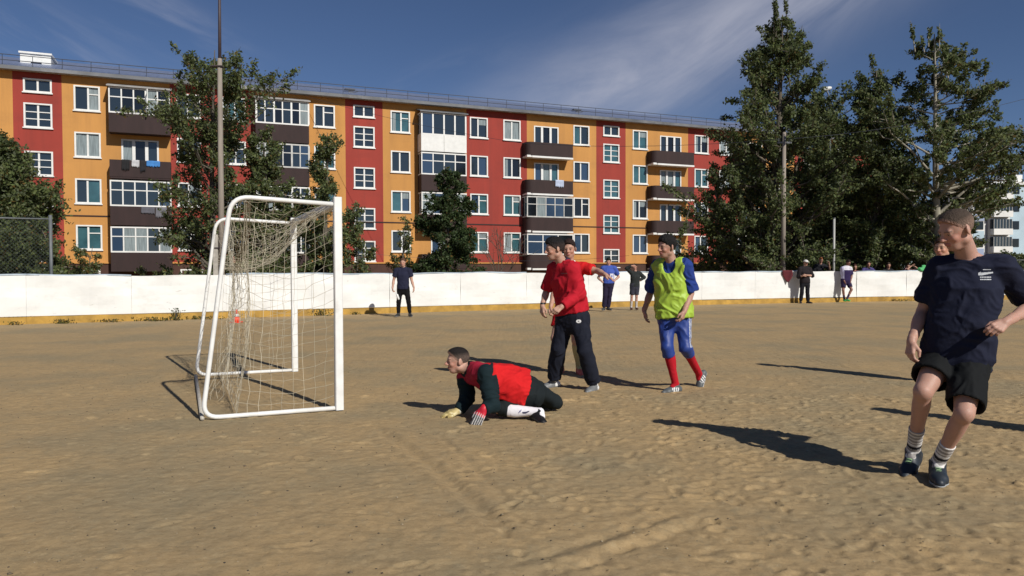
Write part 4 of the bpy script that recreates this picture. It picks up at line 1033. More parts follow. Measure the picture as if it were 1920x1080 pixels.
M_skin = mat('skin', vcol=True, rough=0.55, noise=0.06, nscale=25, spec=0.4)
M_skin.node_tree.nodes['Principled BSDF'].inputs['Subsurface Weight'].default_value = 0.12
M_skin.node_tree.nodes['Principled BSDF'].inputs['Subsurface Scale'].default_value = 0.01
M_skin.node_tree.nodes['Principled BSDF'].inputs['Subsurface Radius'].default_value = (1, 0.35, 0.2)
M_cloth = mat('cloth', vcol=True, rough=0.85, noise=0.05, nscale=20, bump=0.12, bscale=45, spec=0.2, sheen=0.0)
M_shiny = mat('sports_cloth', vcol=True, rough=0.5, noise=0.04, nscale=15, spec=0.35, bump=0.08, bscale=30)
M_hair = mat('hair', vcol=True, rough=0.75, noise=0.25, nscale=60, bump=0.6, bscale=130, spec=0.25)
M_shoe = mat('shoe', vcol=True, rough=0.5, noise=0.1, nscale=30, spec=0.4)
SKIN = np.array([0.47, 0.275, 0.20]); LIP = np.array([0.38, 0.14, 0.12])

def garment(name, fld, h, base, parent, color, m, inflate=0.0, fold=0.0, fdir=(0, 0, 1), fs=14.0, seed=0, rel=1, fal=0.28):
    V, F = fld.mesh(h, inflate=inflate)
    if len(V) == 0: return None
    if rel: V = relax(V, F, rel, 0.4)
    if fold:
        N = vnormals(V, F); fd_ = nrm(fdir); P = V - base
        along_ = (P @ fd_)[:, None] * fd_; Q = (P - along_) * fs + along_ * fs * fal
        warp = np.stack([noise3(P * 6 + 3, seed), noise3(P * 6 + 9, seed + 1), noise3(P * 6 + 17, seed + 2)], -1) - 0.5
        n1 = noise3(Q + warp * 2.2, seed + 5); n2 = noise3(Q * 2.1 + warp * 3.5, seed + 6)
        d = (1 - np.abs(2 * n1 - 1)) ** 2 * 0.8 + (1 - np.abs(2 * n2 - 1)) ** 2 * 0.38 - 0.5
        V = V + N * (d * fold)[:, None]
    c = color(V) if callable(color) else np.tile(np.array(color, float), (len(V), 1))
    return np_mesh(name, V - base, F, m, parent, smooth=True, col=c)

def head_frame(J): 
    f = nrm(J['hf']); u = nrm(J['hu'] - f * (np.array(J['hu']) @ f)); r = np.cross(f, u); return r, f, u
def head_field(J, S=1.0):
    r, f, u = head_frame(J); c = np.array(J['head'], float)
    L = lambda x, y, z: c + (r * x + f * y + u * z) * S
    F = Field(); A = (r, f, u)
    F.ell(L(0, -0.012, 0.032), A, (0.076 * S, 0.097 * S, 0.088 * S), 0.01)
    F.ell(L(0, 0.022, -0.035), A, (0.055 * S, 0.068 * S, 0.080 * S), 0.03 * S)
    F.ell(L(0, 0.052, -0.088), A, (0.030 * S, 0.026 * S, 0.024 * S), 0.025 * S)          # chin
    F.cone(L(-0.048, 0.0, -0.062), L(0.048, 0.0, -0.062), 0.016 * S, 0.016 * S, 0.03 * S)   # jaw corners
    for x in (-1, 1):
        F.ell(L(0.030 * x, 0.094, 0.004), A, (0.019 * S, 0.016 * S, 0.011 * S), 0.012 * S, 's')
        F.ell(L(0.031 * x, 0.073, 0.003), A, (0.013 * S, 0.013 * S, 0.012 * S), 0.003 * S)
        F.ell(L(0.040 * x, 0.062, -0.026), A, (0.016 * S, 0.018 * S, 0.016 * S), 0.018 * S)  # cheek
        F.ell(L(0.079 * x, -0.012, -0.004), (nrm(r + f * 0.5 * -x), f, u), (0.009 * S, 0.019 * S, 0.031 * S), 0.006 * S)
    F.cone(L(-0.036, 0.078, 0.021), L(0.036, 0.078, 0.021), 0.011 * S, 0.011 * S, 0.016 * S)
    F.cone(L(0, 0.088, 0.012), L(0, 0.112, -0.024), 0.008 * S, 0.0125 * S, 0.012 * S)
    F.cone(L(-0.012, 0.098, -0.029), L(0.012, 0.098, -0.029), 0.008 * S, 0.008 * S, 0.008 * S)
    F.ell(L(0, 0.086, -0.055), A, (0.024 * S, 0.013 * S, 0.006 * S), 0.006 * S)
    F.ell(L(0, 0.084, -0.066), A, (0.020 * S, 0.012 * S, 0.006 * S), 0.006 * S)
    return F
def head_local(J, P, S=1.0):
    r, f, u = head_frame(J); q = (P - np.array(J['head'])) / S; return q @ r, q @ f, q @ u

def hand_field(w, d, n, s, S=1.0, curl=0.5, thumb=0.3, spread=1.0, infl=0.0, curls=None):
    """w wrist, d towards fingers, n palm side, s thumb side"""
    d = nrm(d); n = nrm(n - d * (np.array(n) @ d)); s = nrm(s - d * (np.array(s) @ d) - n * (np.array(s) @ n)); F = Field()
    xs = (0.029, 0.0095, -0.0095, -0.027); ln = (0.072, 0.080, 0.074, 0.058); kl = (0.092, 0.096, 0.090, 0.082)
    F.cone(w - d * 0.02 * S, w + d * 0.015 * S, 0.026 * S + infl, 0.025 * S + infl, 0.01)
    for x, k_ in zip(xs, kl):
        F.cone(w + (d * 0.018 + s * x * 0.5) * S, w + (d * (k_ - 0.008) + s * x) * S, 0.0175 * S + infl, 0.0135 * S + infl, 0.008)
    for i, (x, l_, k_) in enumerate(zip(xs, ln, kl)):
        c_ = (curls[i] if curls else curl * (0.85 + 0.12 * i)); p = w + (d * (k_ - 0.006) + s * x) * S; ang = c_ * 0.75; dr0 = nrm(d + s * x * 3.5 * spread * (1 - min(c_, 1) * 0.8)); r = 0.0095 * (0.9 if i == 3 else 1)
        for j, fr in enumerate((0.46, 0.30, 0.24)):
            dd = dr0 * math.cos(ang) + n * math.sin(ang); q = p + dd * l_ * fr * S
            F.cone(p, q, (r - 0.0008 * j) * S + infl, (r - 0.0008 * (j + 1)) * S + infl, 0.0025 if j else 0.004); p = q; ang += c_ * (1.05 if j == 0 else 0.8)
    p = w + (d * 0.028 + s * 0.026 + n * 0.008) * S; q = w + (d * 0.062 + s * (0.052 - 0.012 * thumb) + n * (0.012 + 0.03 * thumb)) * S
    F.cone(p, q, 0.0155 * S + infl, 0.0115 * S + infl, 0.012); t2 = q + nrm(d * 0.9 + s * (0.25 - 0.7 * thumb) + n * 0.35 * thumb) * 0.034 * S
    F.cone(q, t2, 0.0115 * S + infl, 0.009 * S + infl, 0.004); return F

from mathutils.bvhtree import BVHTree
def decal(parent, name, c, n, up_, w, hgt_, mask, color, step=0.0016, m=None, lift=0.0018):
    """a flat printed mark laid on the surface of parent: kept where mask(u, v) is true, u and v in metres"""
    me = parent.data; off = np.array(parent.matrix_world.translation) if parent.parent is None else np.array(parent.parent.location)
    bv = BVHTree.FromPolygons([v.co for v in me.vertices], [tuple(p.vertices) for p in me.polygons]); n = nrm(n); u_ = nrm(np.cross(np.array(up_, float), n)); v_ = np.cross(n, u_)
    nu, nv = int(w / step) + 1, int(hgt_ / step) + 1; V = np.zeros((nu, nv, 3)); ok = np.zeros((nu, nv), bool); c = np.array(c) - off
    for i in range(nu):
        for j in range(nv):
            p = c + u_ * (i * step - w / 2) + v_ * (j * step - hgt_ / 2) + n * 0.3; hit = bv.ray_cast(Vector(p), Vector(-n), 0.7)
            if hit[0] is not None: V[i, j] = np.array(hit[0]) + n * lift; ok[i, j] = True
    F = []
    for i in range(nu - 1):
        for j in range(nv - 1):
            if ok[i:i + 2, j:j + 2].all() and mask((i + 0.5) * step - w / 2, (j + 0.5) * step - hgt_ / 2): F.append((i * nv + j, (i + 1) * nv + j, (i + 1) * nv + j + 1, i * nv + j + 1))
    if not F: return
    V = V.reshape(-1, 3); F = np.array(F); used = np.unique(F); rm = np.full(len(V), -1); rm[used] = np.arange(len(used))
    o = np_mesh(name, V[used], rm[F], m or M_cloth, parent, smooth=True, col=np.tile(np.array(color, float), (len(used), 1))); return o

def person(J, label, base, o_, group=None):
    """J joints in world space, o_ options; returns the person object (body mesh) with clothing children"""
    S = o_.get('S', 1.0); h = o_.get('h', 0.012); hh = o_.get('hh', 0.006); g = lambda k: np.array(J[k], float); base = np.array([base[0], base[1], 0.0])
    mid = (g('hipL') + g('hipR')) / 2; sm_ = (g('shL') + g('shR')) / 2; up = nrm(sm_ - mid); hl = nrm(g('hipR') - g('hipL')); sl_ = nrm(g('shR') - g('shL')); TL = np.linalg.norm(sm_ - mid)
    bw = o_.get('bw', 1.0) * S; ls = o_.get('ls', 0.94) * S; as_ = o_.get('as', 0.93) * S; sp = J.get('spine', np.zeros(3)); shw = np.linalg.norm(g('shR') - g('shL')) / 2 * 0.86
    belly = o_.get('belly', 0.0)
    lat = lambda t: nrm(hl * (1 - t) + sl_ * t)
    cen = lambda t: mid + up * TL * t + sp * math.sin(math.pi * min(max(t, 0), 1))
    def tstat(e0, eh, ew, ec, es):
        return [(cen(-0.16), lat(0), 0.135 * bw + e0, 0.098 * bw + e0), (cen(0.03), lat(0), 0.158 * bw + eh, 0.112 * bw + eh), (cen(0.40), lat(0.4), 0.140 * bw + ew + belly * 0.5, 0.098 * bw + ew + belly),
                (cen(0.76), lat(0.8), 0.160 * bw + ec, 0.112 * bw + ec), (cen(0.98), lat(1), shw + es, 0.078 * bw + es)]
    B = Field()
    B.loft(tstat(0, 0, 0, 0, 0), 0.03)
    nk = g('nk'); hd = g('head'); r_, f_, u_ = head_frame(J); hS = o_.get('hS', 1.0) * S
    ntop = hd - u_ * 0.055 * hS - f_ * 0.018 * hS
    B.cone(nk - up * 0.05 * S, ntop, 0.062 * S, 0.054 * S, 0.03)
    for a in 'LR':
        B.cone(nk - up * 0.03, g('sh' + a), 0.052 * S, 0.052 * S, 0.04)
        B.cone(g('sh' + a), g('el' + a), 0.056 * as_, 0.040 * as_, 0.03, bulge=0.006 * S)
        B.cone(g('el' + a), g('wr' + a), 0.041 * as_, 0.026 * S, 0.015, bulge=0.009 * as_, bp=0.35)
        B.cone(g('hip' + a), g('kn' + a), 0.086 * bw * ls / S, 0.055 * ls, 0.035, bulge=0.006 * S)
        kd = nrm(g('an' + a) - g('kn' + a)); B.cone(g('kn' + a), g('an' + a), 0.052 * ls, 0.035 * S, 0.02)
        cb = J.get('cf' + a); 
        thd = nrm(g('kn' + a) - g('hip' + a)); back = J.get('bk' + a)
        if back is None:
            ft = nrm(J['ft' + a]); back = -nrm(ft - kd * (ft @ kd))
        back = nrm(back - kd * (back @ kd))
        B.ell(g('kn' + a) + kd * 0.125 * S + back * 0.016 * S, (np.cross(kd, back), back, kd), (0.048 * ls, 0.052 * ls, 0.115 * S), 0.025)
        B.ell(g('kn' + a) - back * 0.022 * S, (np.cross(kd, back), back, kd), (0.034 * ls, 0.030 * ls, 0.042 * S), 0.02)
        ft = nrm(J['ft' + a]); B.cone(g('an' + a), g('an' + a) + ft * 0.10 * S + nrm(J.get('fu' + a, (0, 0, 1))) * -0.055 * S, 0.026 * S, 0.018 * S, 0.02)
    # assemble body mesh: trunk+limbs coarse, head and hands fine
    parts = [B.mesh(h)]
    HF = Field(); HF.cone(nk - up * 0.02 * S, ntop, 0.060 * S, 0.054 * S, 0.03); HF.add(head_field(J, hS))
    parts.append(HF.mesh(hh))
    gl = o_.get('gloves')
    for a in 'LR':
        hf = hand_field(g('wr' + a), np.array(J['ha' + a], float), np.array(J['pn' + a], float), np.array(J['ts' + a], float), S * 0.98, J.get('cu' + a, 0.5), J.get('th' + a, 0.3), J.get('sp' + a, 1.0), curls=J.get('cs' + a))
        hf.cone(g('wr' + a) + (g('el' + a) - g('wr' + a)) * 0.25, g('wr' + a), 0.033 * S, 0.026 * S, 0.012)
        parts.append(hf.mesh(min(hh, 0.005) if S > 0.7 else hh))
    V = np.concatenate([p[0] for p in parts]); off = np.cumsum([0] + [len(p[0]) for p in parts[:-1]]); F = np.concatenate([p[1] + o for p, o in zip(parts, off)])
    skin = np.array(o_.get('skin', SKIN)); col = np.tile(skin, (len(V), 1))
    x, y, z = head_local(J, V, hS); ax_ = np.abs(x); isH = (np.abs(x) < 0.1) & (np.abs(y) < 0.13) & (z < 0.13) & (z > -0.13)
    red = isH & (y > 0.02) & (z < 0.0) & (z > -0.06); col[red] = col[red] * np.array([1.04, 0.90, 0.88])
    lip = isH & (y > 0.078) & (ax_ < 0.024) & (np.abs(z + 0.060) < 0.0105); col[lip] = LIP
    brow = isH & (y > 0.06) & (ax_ > 0.012) & (ax_ < 0.050) & (np.abs(z - 0.024 + (ax_ - 0.03) ** 2 * 6) < 0.0045); hc = np.array(o_.get('hair', (0.03, 0.02, 0.015))); col[brow] = hc * 0.6 + skin * 0.35
    eye = isH & (y > 0.07) & (((ax_ - 0.031) / 0.0135) ** 2 + ((z - 0.003) / 0.0065) ** 2 < 1); col[eye] = (0.36, 0.28, 0.24)
    pup = isH & (y > 0.07) & (((ax_ - 0.030) ** 2 + (z - 0.003) ** 2) < 0.0062 ** 2); col[pup] = (0.03, 0.02, 0.015)
    bc_ = o_.get('bcol')
    if bc_: col = bc_(V, col)
    body = np_mesh('person', V - base, F, M_skin, None, loc=base, smooth=True, col=col); tag(body, label, 'person', group)
    # hair
    hs = o_.get('hair_style', 'short')
    if hs:
        t = {'buzz': 0.0035, 'short': 0.012, 'thick': 0.022}[hs]; HR = Field(); Lh = lambda x, y, z: hd + (r_ * x + f_ * y + u_ * z) * hS
        HR.ell(Lh(0, -0.014, 0.034), (r_, f_, u_), ((0.0775 + t * 0.12) * hS, (0.099 + t * 0.25) * hS, (0.089 + t * 0.5) * hS), 0.01)
        HR.ell(Lh(0, 0.018, 0.078), (r_, f_, u_), ((0.060 + t * 0.1) * hS, (0.070 + t * 0.4) * hS, (0.038 + t * 1.0) * hS), 0.02)
        HR.plane(Lh(0, 0.074, 0.066 + J.get('hairline', 0)), nrm(f_ * 0.72 - u_ * 0.70), 0.006)
        HR.plane(Lh(0, -0.09, -0.030), nrm(-u_ + f_ * 0.25), 0.006)
        hcol = np.array(o_.get('hair', (0.03, 0.02, 0.015))); fade = np.array(o_.get('fade', hcol))
        def hcf(P):
            x, y, z = head_local(J, P, hS); w = np.clip((z - 0.035) / 0.045, 0, 1)[:, None]; c = fade * (1 - w) + hcol * w
            if hs == 'buzz': e_ = np.clip((0.70 * (z - 0.066 - J.get('hairline', 0)) - 0.72 * (y - 0.074)) / 0.022, 0, 1)[:, None]; c = skin * 0.8 * (1 - e_) + c * e_
            return c
        garment('hair', HR, hh, base, body, hcf, M_hair, fold=(0.003 if hs == 'buzz' else 0.006) * (1 if hs != 'thick' else 1.6), fs=60, seed=3, rel=0)
    # shirt
    sh = o_.get('shirt')
    if sh:
        e = sh.get('ease', 0.018); hem = sh.get('hem', -0.05); st = tstat(e + sh.get('flare', 0.01), e + sh.get('flare', 0.01), e + sh.get('waist', 0.012), e + 0.008, e * 0.6)
        if hem < -0.16: st = [(cen(hem), lat(0), st[0][2] + 0.02, st[0][3] + 0.02)] + st[1:]
        T0 = (hem - min(-0.16, hem)) * TL; Fs = Field(); Fs.loft(st, 0.03, cut0=T0, e=2.5)
        if sh.get('hem_n') is not None: Fs.plane(cen(hem), sh['hem_n'], 0.0)
        Fn = []
        for a in 'LR':
            Fs.cone(nk - up * 0.03, g('sh' + a), 0.055 * S + e * 0.7, 0.056 * S + e * 0.8, 0.04)
            sv = sh.get('sleeve' + a, sh.get('sleeve', 0.62))
            sa, ea, wa = g('sh' + a), g('el' + a), g('wr' + a); fl = sh.get('sflare', 0.006)
            if sv > 0:
                q = min(sv, 1.0); Fs.cone(sa, sa + (ea - sa) * q, 0.060 * S + e, (0.060 - 0.014 * q) * S + e + fl * q, 0.03, cut=(sv <= 1))
                if sv > 1: Fs.cone(ea, ea + (wa - ea) * (sv - 1), 0.046 * S + e, 0.034 * S + e * 0.8, 0.02, cut=True)
        if sh.get('collar', 'crew') is not None:
            nd = nrm(ntop - nk); Fs.ell(nk + up * 0.035 * S + f_ * 0.0 + J.get('cfw', np.zeros(3)), (lat(1), np.cross(up, lat(1)), up), (0.074 * S * sh.get('cr', 1), 0.070 * S * sh.get('cr', 1), 0.055 * S * sh.get('cr', 1)), 0.006, 's')
        garment(sh.get('name', 'shirt'), Fs, h * sh.get('res', 1.0), base, body, sh['color'], sh.get('mat', M_cloth), fold=sh.get('fold', 0.014), fdir=sh.get('fdir', up + lat(0.5) * 0.6), fs=sh.get('fs', 12), seed=sh.get('seed', 1), fal=sh.get('fal', 0.28))
        if sh.get('polo'):
            Cc = Field(); p0 = nk + up * 0.0; Cc.cone(p0 - nd * 0.016 * S, p0 + nd * 0.042 * S, 0.096 * S, 0.070 * S, 0.0, cut=True, cut0=True); Cc.cone(p0 - nd * 0.03 * S, p0 + nd * 0.06 * S, 0.070 * S, 0.058 * S, 0.0, op='s')
            garment('collar', Cc, 0.006, base, body, sh['polo'], M_cloth, rel=0)
    bib = o_.get('bib')
    if bib:
        e = sh.get('ease', 0.018); x_ = 0.018; q_ = sh.get('flare', 0.01); st = tstat(e + q_ + x_ + 0.012, e + q_ + x_ + 0.008, e + sh.get('waist', 0.012) + x_, e + 0.008 + x_, e * 0.6 + x_); Fb = Field(); hem = bib['hem']
        if hem < -0.16: st = [(cen(hem), lat(0), st[0][2] + 0.01, st[0][3] + 0.01)] + st[1:]
        Fb.loft(st, 0.03, cut0=(hem - min(-0.16, hem)) * TL)
        for a in 'LR': Fb.cone(nk - up * 0.03, g('sh' + a), 0.055 * S + e * 0.7 + x_, 0.056 * S + e * 0.8 + x_, 0.04)
        fwv = np.cross(up, lat(1)); fwv = fwv if fwv @ np.array(J.get('face', (0, -1, 0))) > 0 else -fwv
        Fb.ell(nk - up * 0.03 * S + fwv * 0.09 * S, (lat(1), fwv, up), (0.080 * S, 0.13 * S, 0.10 * S), 0.004, 's')
        Fb.ell(nk + up * 0.04, (lat(1), fwv, up), (0.085 * S, 0.085 * S, 0.06 * S), 0.004, 's')
        for a, sg in (('L', -1), ('R', 1)):
            Fb.cone(g('sh' + a) + lat(1) * sg * 0.062 + up * 0.12, g('sh' + a) + lat(1) * sg * 0.078 - up * 0.14, 0.090 * S, 0.070 * S, 0.006, op='s')
        garment('bib', Fb, h, base, body, bib['color'], M_shiny, fold=sh['fold'], fdir=sh['fdir'], fs=sh['fs'], seed=sh.get('seed', 1), fal=sh.get('fal', 0.28))
    pt = o_.get('pants')
    if pt:
        e = pt.get('ease', 0.018); Fp = Field(); st = tstat(e, e, e * 0.6, 0, 0)
        Fp.loft(st[:3], 0.03, cut1=(0.16 + pt.get('rise', 0.22)) * TL)
        for a in 'LR':
            ha_, ka, aa_ = g('hip' + a), g('kn' + a), g('an' + a); q = pt.get('len' + a, pt.get('len', 2.0)); fl = pt.get('flare', 0.0)
            if q <= 1: Fp.cone(ha_, ha_ + (ka - ha_) * q, 0.090 * bw * ls / S + e, 0.090 * bw * ls / S * (1 - q * 0.30) + e + fl, 0.035, cut=True)
            else:
                Fp.cone(ha_, ka, 0.090 * bw * ls / S + e, 0.058 * ls + e, 0.035); Fp.cone(ka, ka + (aa_ - ka) * (q - 1), 0.058 * ls + e, pt.get('cuff', 0.050) * S + e, 0.025, cut=True, bulge=0.004)
        if pt.get('len', 1) <= 1:
            for a in 'LR':
                q = pt.get('len' + a, pt.get('len', 0.8)); ha_, ka = g('hip' + a), g('kn' + a); p1 = ha_ + (ka - ha_) * q; d_ = nrm(ka - ha_); r1 = 0.090 * bw * ls / S * (1 - q * 0.30) + e + fl - 0.012
                Fp.cone(p1 - d_ * 0.10, p1 + d_ * 0.10, r1 - 0.012, r1 + 0.012, 0.004, op='s')
        garment(pt.get('name', 'trousers'), Fp, h, base, body, pt['color'], pt.get('mat', M_cloth), fold=pt.get('fold', 0.012), fdir=pt.get('fdir', (0.35, 0, 1)), fs=11, seed=8)
    for a in 'LR':
        sk = o_.get('sock' + a, o_.get('sock'))
        if sk:
            Fk = Field(); ka, aa_ = g('kn' + a), g('an' + a); kd = nrm(aa_ - ka); p = aa_ + (ka - aa_) * sk['top']; ft = nrm(J['ft' + a]); back = J.get('bk' + a); back = -nrm(ft - kd * (ft @ kd)) if back is None else back; back = nrm(back - kd * (back @ kd))
            Fk.cone(ka, aa_, 0.052 * ls, 0.035 * S, 0.02); Fk.ell(ka + kd * 0.125 * S + back * 0.016 * S, (np.cross(kd, back), back, kd), (0.048 * ls, 0.052 * ls, 0.115 * S), 0.025)
            Fk.cone(aa_, aa_ + ft * 0.045 * S - np.array(J.get('fu' + a, (0, 0, 1)), float) * 0.02, 0.034 * S, 0.030 * S, 0.02); Fk.plane(p, -kd, 0.002)
            garment('sock', Fk, sk.get('h', min(h, 0.009)), base, body, sk['color'](ka, aa_) if sk.get('fn') else sk['color'], M_cloth, inflate=0.005, fold=0.003, fs=20)
        so = o_.get('shoe' + a, o_.get('shoe'))
        if so:
            S_keep = S; S = S * so.get('sc', 1.06); A = g('an' + a); ft = nrm(J['ft' + a]); fu = np.array(J.get('fu' + a, (0, 0, 1)), float); fu = nrm(fu - ft * (fu @ ft)); lt = np.cross(ft, fu)
            def outline(Fx, inf=0.0):
                Fx.cone(A - ft * 0.042 * S - fu * 0.048 * S, A + ft * 0.05 * S - fu * 0.050 * S, (0.036 + inf) * S, (0.034 + inf) * S, 0.015)
                for w_ in (-0.014, 0.012): Fx.cone(A + ft * 0.03 * S - fu * 0.05 * S + lt * w_ * 0.4 * S, A + ft * 0.115 * S - fu * 0.058 * S + lt * w_ * S, (0.036 + inf) * S, (0.032 + inf) * S, 0.015)
                Fx.cone(A + ft * 0.10 * S - fu * 0.058 * S, A + ft * 0.165 * S - fu * 0.064 * S, (0.038 + inf) * S, (0.025 + inf) * S, 0.02)
            Fo = Field(); outline(Fo); Fo.cone(A - fu * 0.045 * S, A + fu * 0.012 * S, 0.042 * S, 0.041 * S, 0.02, cut=True); Fo.cone(A, A + ft * 0.07 * S - fu * 0.045 * S, 0.034 * S, 0.028 * S, 0.02)
            Fo.plane(A - fu * 0.079 * S, -fu, 0.003)
            hx = so.get('h', min(h, 0.009)); scol = np.array(so['color'])
            def cf(P, A=A, ft=ft, fu=fu, lt=lt, SF_=S):
                c = np.tile(scol, (len(P), 1)); q = (P - A) / SF_; t = q @ ft; uu = q @ fu; l_ = q @ lt
                if 'stripe' in so:
                    m_ = (np.abs(((t + uu * 0.35) * 1) % 0.026 - 0.013) < 0.0058) & (t > -0.005) & (t < 0.075) & (uu > -0.068) & (uu < -0.018) & (np.abs(l_) > 0.018); c[m_] = so['stripe']
                if 'heel' in so: m_ = (t < 0.005) & (uu > -0.06); c[m_] = so['heel']
                if 'lace' in so: m_ = (np.abs(l_) < 0.014) & (t > 0.03) & (t < 0.10) & (uu > -0.04) & (((t * 100) % 1.6) < 0.8); c[m_] = so['lace']
                return c
            shoe = garment('shoe', Fo, hx, base, body, cf, M_shoe, rel=1)
            Fz = Field(); outline(Fz, 0.004); Fz.plane(A - fu * 0.072 * S, fu, 0.0); Fz.plane(A - fu * 0.088 * S, -fu, 0.0)
            garment('sole', Fz, hx, base, shoe, so.get('sole', (0.3, 0.3, 0.3)), M_shoe, rel=0); S = S_keep
        if gl and gl.get(a):
            Gf = hand_field(g('wr' + a), np.array(J['ha' + a], float), np.array(J['pn' + a], float), np.array(J['ts' + a], float), S * 1.06, J.get('cu' + a, 0.5), J.get('th' + a, 0.3), J.get('sp' + a, 1.0), infl=0.005, curls=J.get('cs' + a))
            wr_ = g('wr' + a); Gf.cone(wr_, wr_ + nrm(g('el' + a) - wr_) * 0.06, 0.036 * S, 0.040 * S, 0.01, cut=True)
            pnv = nrm(J['pn' + a]); dv = nrm(J['ha' + a]); sv_ = nrm(J['ts' + a])
            def gf(P, wr_=wr_, pnv=pnv, dv=dv, sv_=sv_, gg=gl[a]):
                q = P - wr_; c = np.tile(np.array(gg['back']), (len(P), 1)); c[(q @ pnv) > 0.006] = gg['palm']
                t = q @ dv; s_ = q @ sv_; m_ = ((s_ * 1000 + 400) % 19 < 6) & (t > 0.05); c[m_] = gg['line']; c[(t > 0.075) & ~m_] = gg.get('tip', gg['back']); c[t < -0.01] = gg['cuff']; return c
            garment('glove', Gf, 0.0045, base, body, gf, M_shiny, rel=0)
    return body
# ------------------------------------------------------------------ the players
def JJ(Yb, d): return {k: at(v[0], v[1], Yb + (v[2] if len(v) > 2 else 0)) for k, v in d.items()}

# --- man in the navy shirt, nearest, at the right
Yb = 4.78
J = JJ(Yb, dict(head=(1793, 431, -0.06), nk=(1818, 481, 0.04), shL=(1762, 505, 0.12), shR=(1881, 503, -0.08), elL=(1730, 585, 0.18), elR=(1938, 574, -0.02), wrL=(1709, 640, 0.04), wrR=(1886, 604, -0.28),
     hipL=(1768, 668, 0.05), hipR=(1820, 670, -0.04), knL=(1731, 734, -0.12), knR=(1808, 775, -0.28), anL=(1712, 846, 0.20), anR=(1758, 868, 0.0)))
J.update(hf=V3(-0.90, -0.14, -0.40), hu=V3(-0.25, -0.12, 0.95), haL=V3(-0.25, -0.25, -0.93), pnL=V3(0.9, 0.1, -0.25), tsL=V3(0.1, -0.95, 0.1), haR=V3(-0.85, -0.28, -0.42), pnR=V3(0.15, 0.75, -0.45), tsR=V3(-0.3, 0.3, 0.8),
    hairline=0.010, cuL=0.75, cuR=0.85, thL=0.6, thR=0.5, ftL=V3(-0.66, -0.66, -0.36), ftR=V3(-0.44, -0.89, -0.03), fuL=V3(-0.25, -0.3, 0.9), spine=V3(-0.02, -0.03, 0))
NAVY = (0.0105, 0.0130, 0.030)
navy_col = NAVY
def nshort(P):
    c = np.tile(np.array((0.006, 0.007, 0.008)), (len(P), 1)); q = at(1851, 720, 4.7); x = P[:, 0] - q[0] - (P[:, 2] - q[2]) * -0.02
    c[(np.abs(x) < 0.010)] = (0.015, 0.06, 0.03); c[np.abs(x - 0.022) < 0.004] = (0.02, 0.07, 0.04); c[x > 0.045] = (0.05, 0.06, 0.06); return c
def strip_sock(ka, aa):
    kd = nrm(aa - ka); L_ = np.linalg.norm(aa - ka)
    def f(P):
        t = (aa - P) @ kd; c = np.tile(np.array((0.30, 0.28, 0.27)), (len(P), 1)); c[(t * 1000 % 30) < 12] = (0.66, 0.64, 0.62); c[np.abs(t - 0.075) < 0.012] = (0.02, 0.02, 0.025); c[np.abs(t - 0.105) < 0.004] = (0.8, 0.8, 0.8); return c
    return f
nv = person(J, 'man in navy t-shirt and black shorts running close by at the right edge, looking left', gnd(1750, 900), dict(S=1.03, hS=1.02, bw=1.03, ls=0.97, h=0.0085, hh=0.0045, hair=(0.055, 0.038, 0.028), fade=(0.19, 0.125, 0.095), hair_style='buzz',
    skin=(0.44, 0.25, 0.19), shirt=dict(name='t_shirt', color=navy_col, ease=0.018, hem=-0.12, flare=0.026, waist=0.026, fold=0.016, cr=1.32, sleeve=0.78, sflare=0.020, hem_n=V3(-0.24, 0, -1), fs=10, seed=3, fdir=(0.9, 0, -0.45)),
    pants=dict(name='shorts', color=nshort, ease=0.014, lenL=0.64, lenR=0.86, flare=0.026, fold=0.014), sock=dict(top=0.40, color=strip_sock, fn=True, h=0.0042), shoe=dict(sc=1.17, color=(0.018, 0.025, 0.035), h=0.005, sole=(0.35, 0.37, 0.38), lace=(0.25, 0.40, 0.20))))
def logo(u, v):
    x, y = u / 0.038, (v - 0.010) / 0.02
    sw = -0.95 < x < 1.15 and (0.42 * x - 0.55 + 0.55 * (x + 0.35) ** 2 * (x < -0.1)) < y < (0.42 * x + 0.20 - 0.28 * x if x > -0.55 else 0.9 + x * 0.9)
    bars = (abs(v + 0.016) < 0.0035 or abs(v + 0.030) < 0.003) and abs(u - 0.002) < 0.032 and (u * 1000) % 9 < 7.5
    top = abs(v - 0.031) < 0.0022 and -0.01 < u < 0.034
    return sw or bars or top
decal([c for c in nv.children if c.name.startswith('t_shirt')][0], 'chest_print', at(1849, 515, 4.6), V3(-0.45, -0.88, 0), (0, 0, 1), 0.10, 0.08, logo, (0.50, 0.52, 0.54))

# --- player in the lime bib
Yb = 8.35
J = JJ(Yb, dict(head=(1250, 463, -0.05), nk=(1261, 491, 0.0), shL=(1234, 501, 0.16), shR=(1285, 499, -0.10), elL=(1220, 547, 0.32), elR=(1295, 550, -0.06), wrL=(1208, 582, 0.26), wrR=(1283, 584, -0.22),
     hipL=(1249, 594, 0.03), hipR=(1279, 594, -0.02), knL=(1251, 652, -0.12), knR=(1285, 652, -0.12), anL=(1267, 722, -0.05), anR=(1311, 702, 0.30)))
J.update(hf=V3(-0.86, -0.48, -0.12), hu=V3(0.05, -0.1, 1), haL=V3(0.08, -0.15, -0.98), pnL=V3(0.9, -0.2, -0.05), tsL=V3(-0.2, -0.95, 0.1), haR=V3(-0.35, -0.2, -0.92), pnR=V3(-0.75, 0.5, 0.1), tsR=V3(-0.4, -0.85, 0.1),
    cuL=0.45, cuR=0.7, thL=0.3, thR=0.6, ftL=V3(-0.88, -0.45, -0.04), ftR=V3(-0.42, -0.25, -0.87), fuR=V3(-0.8, -0.35, 0.4), face=V3(-0.3, -1, 0), bkR=V3(0.5, 0.85, 0.1))
BLUE = (0.018, 0.042, 0.20)
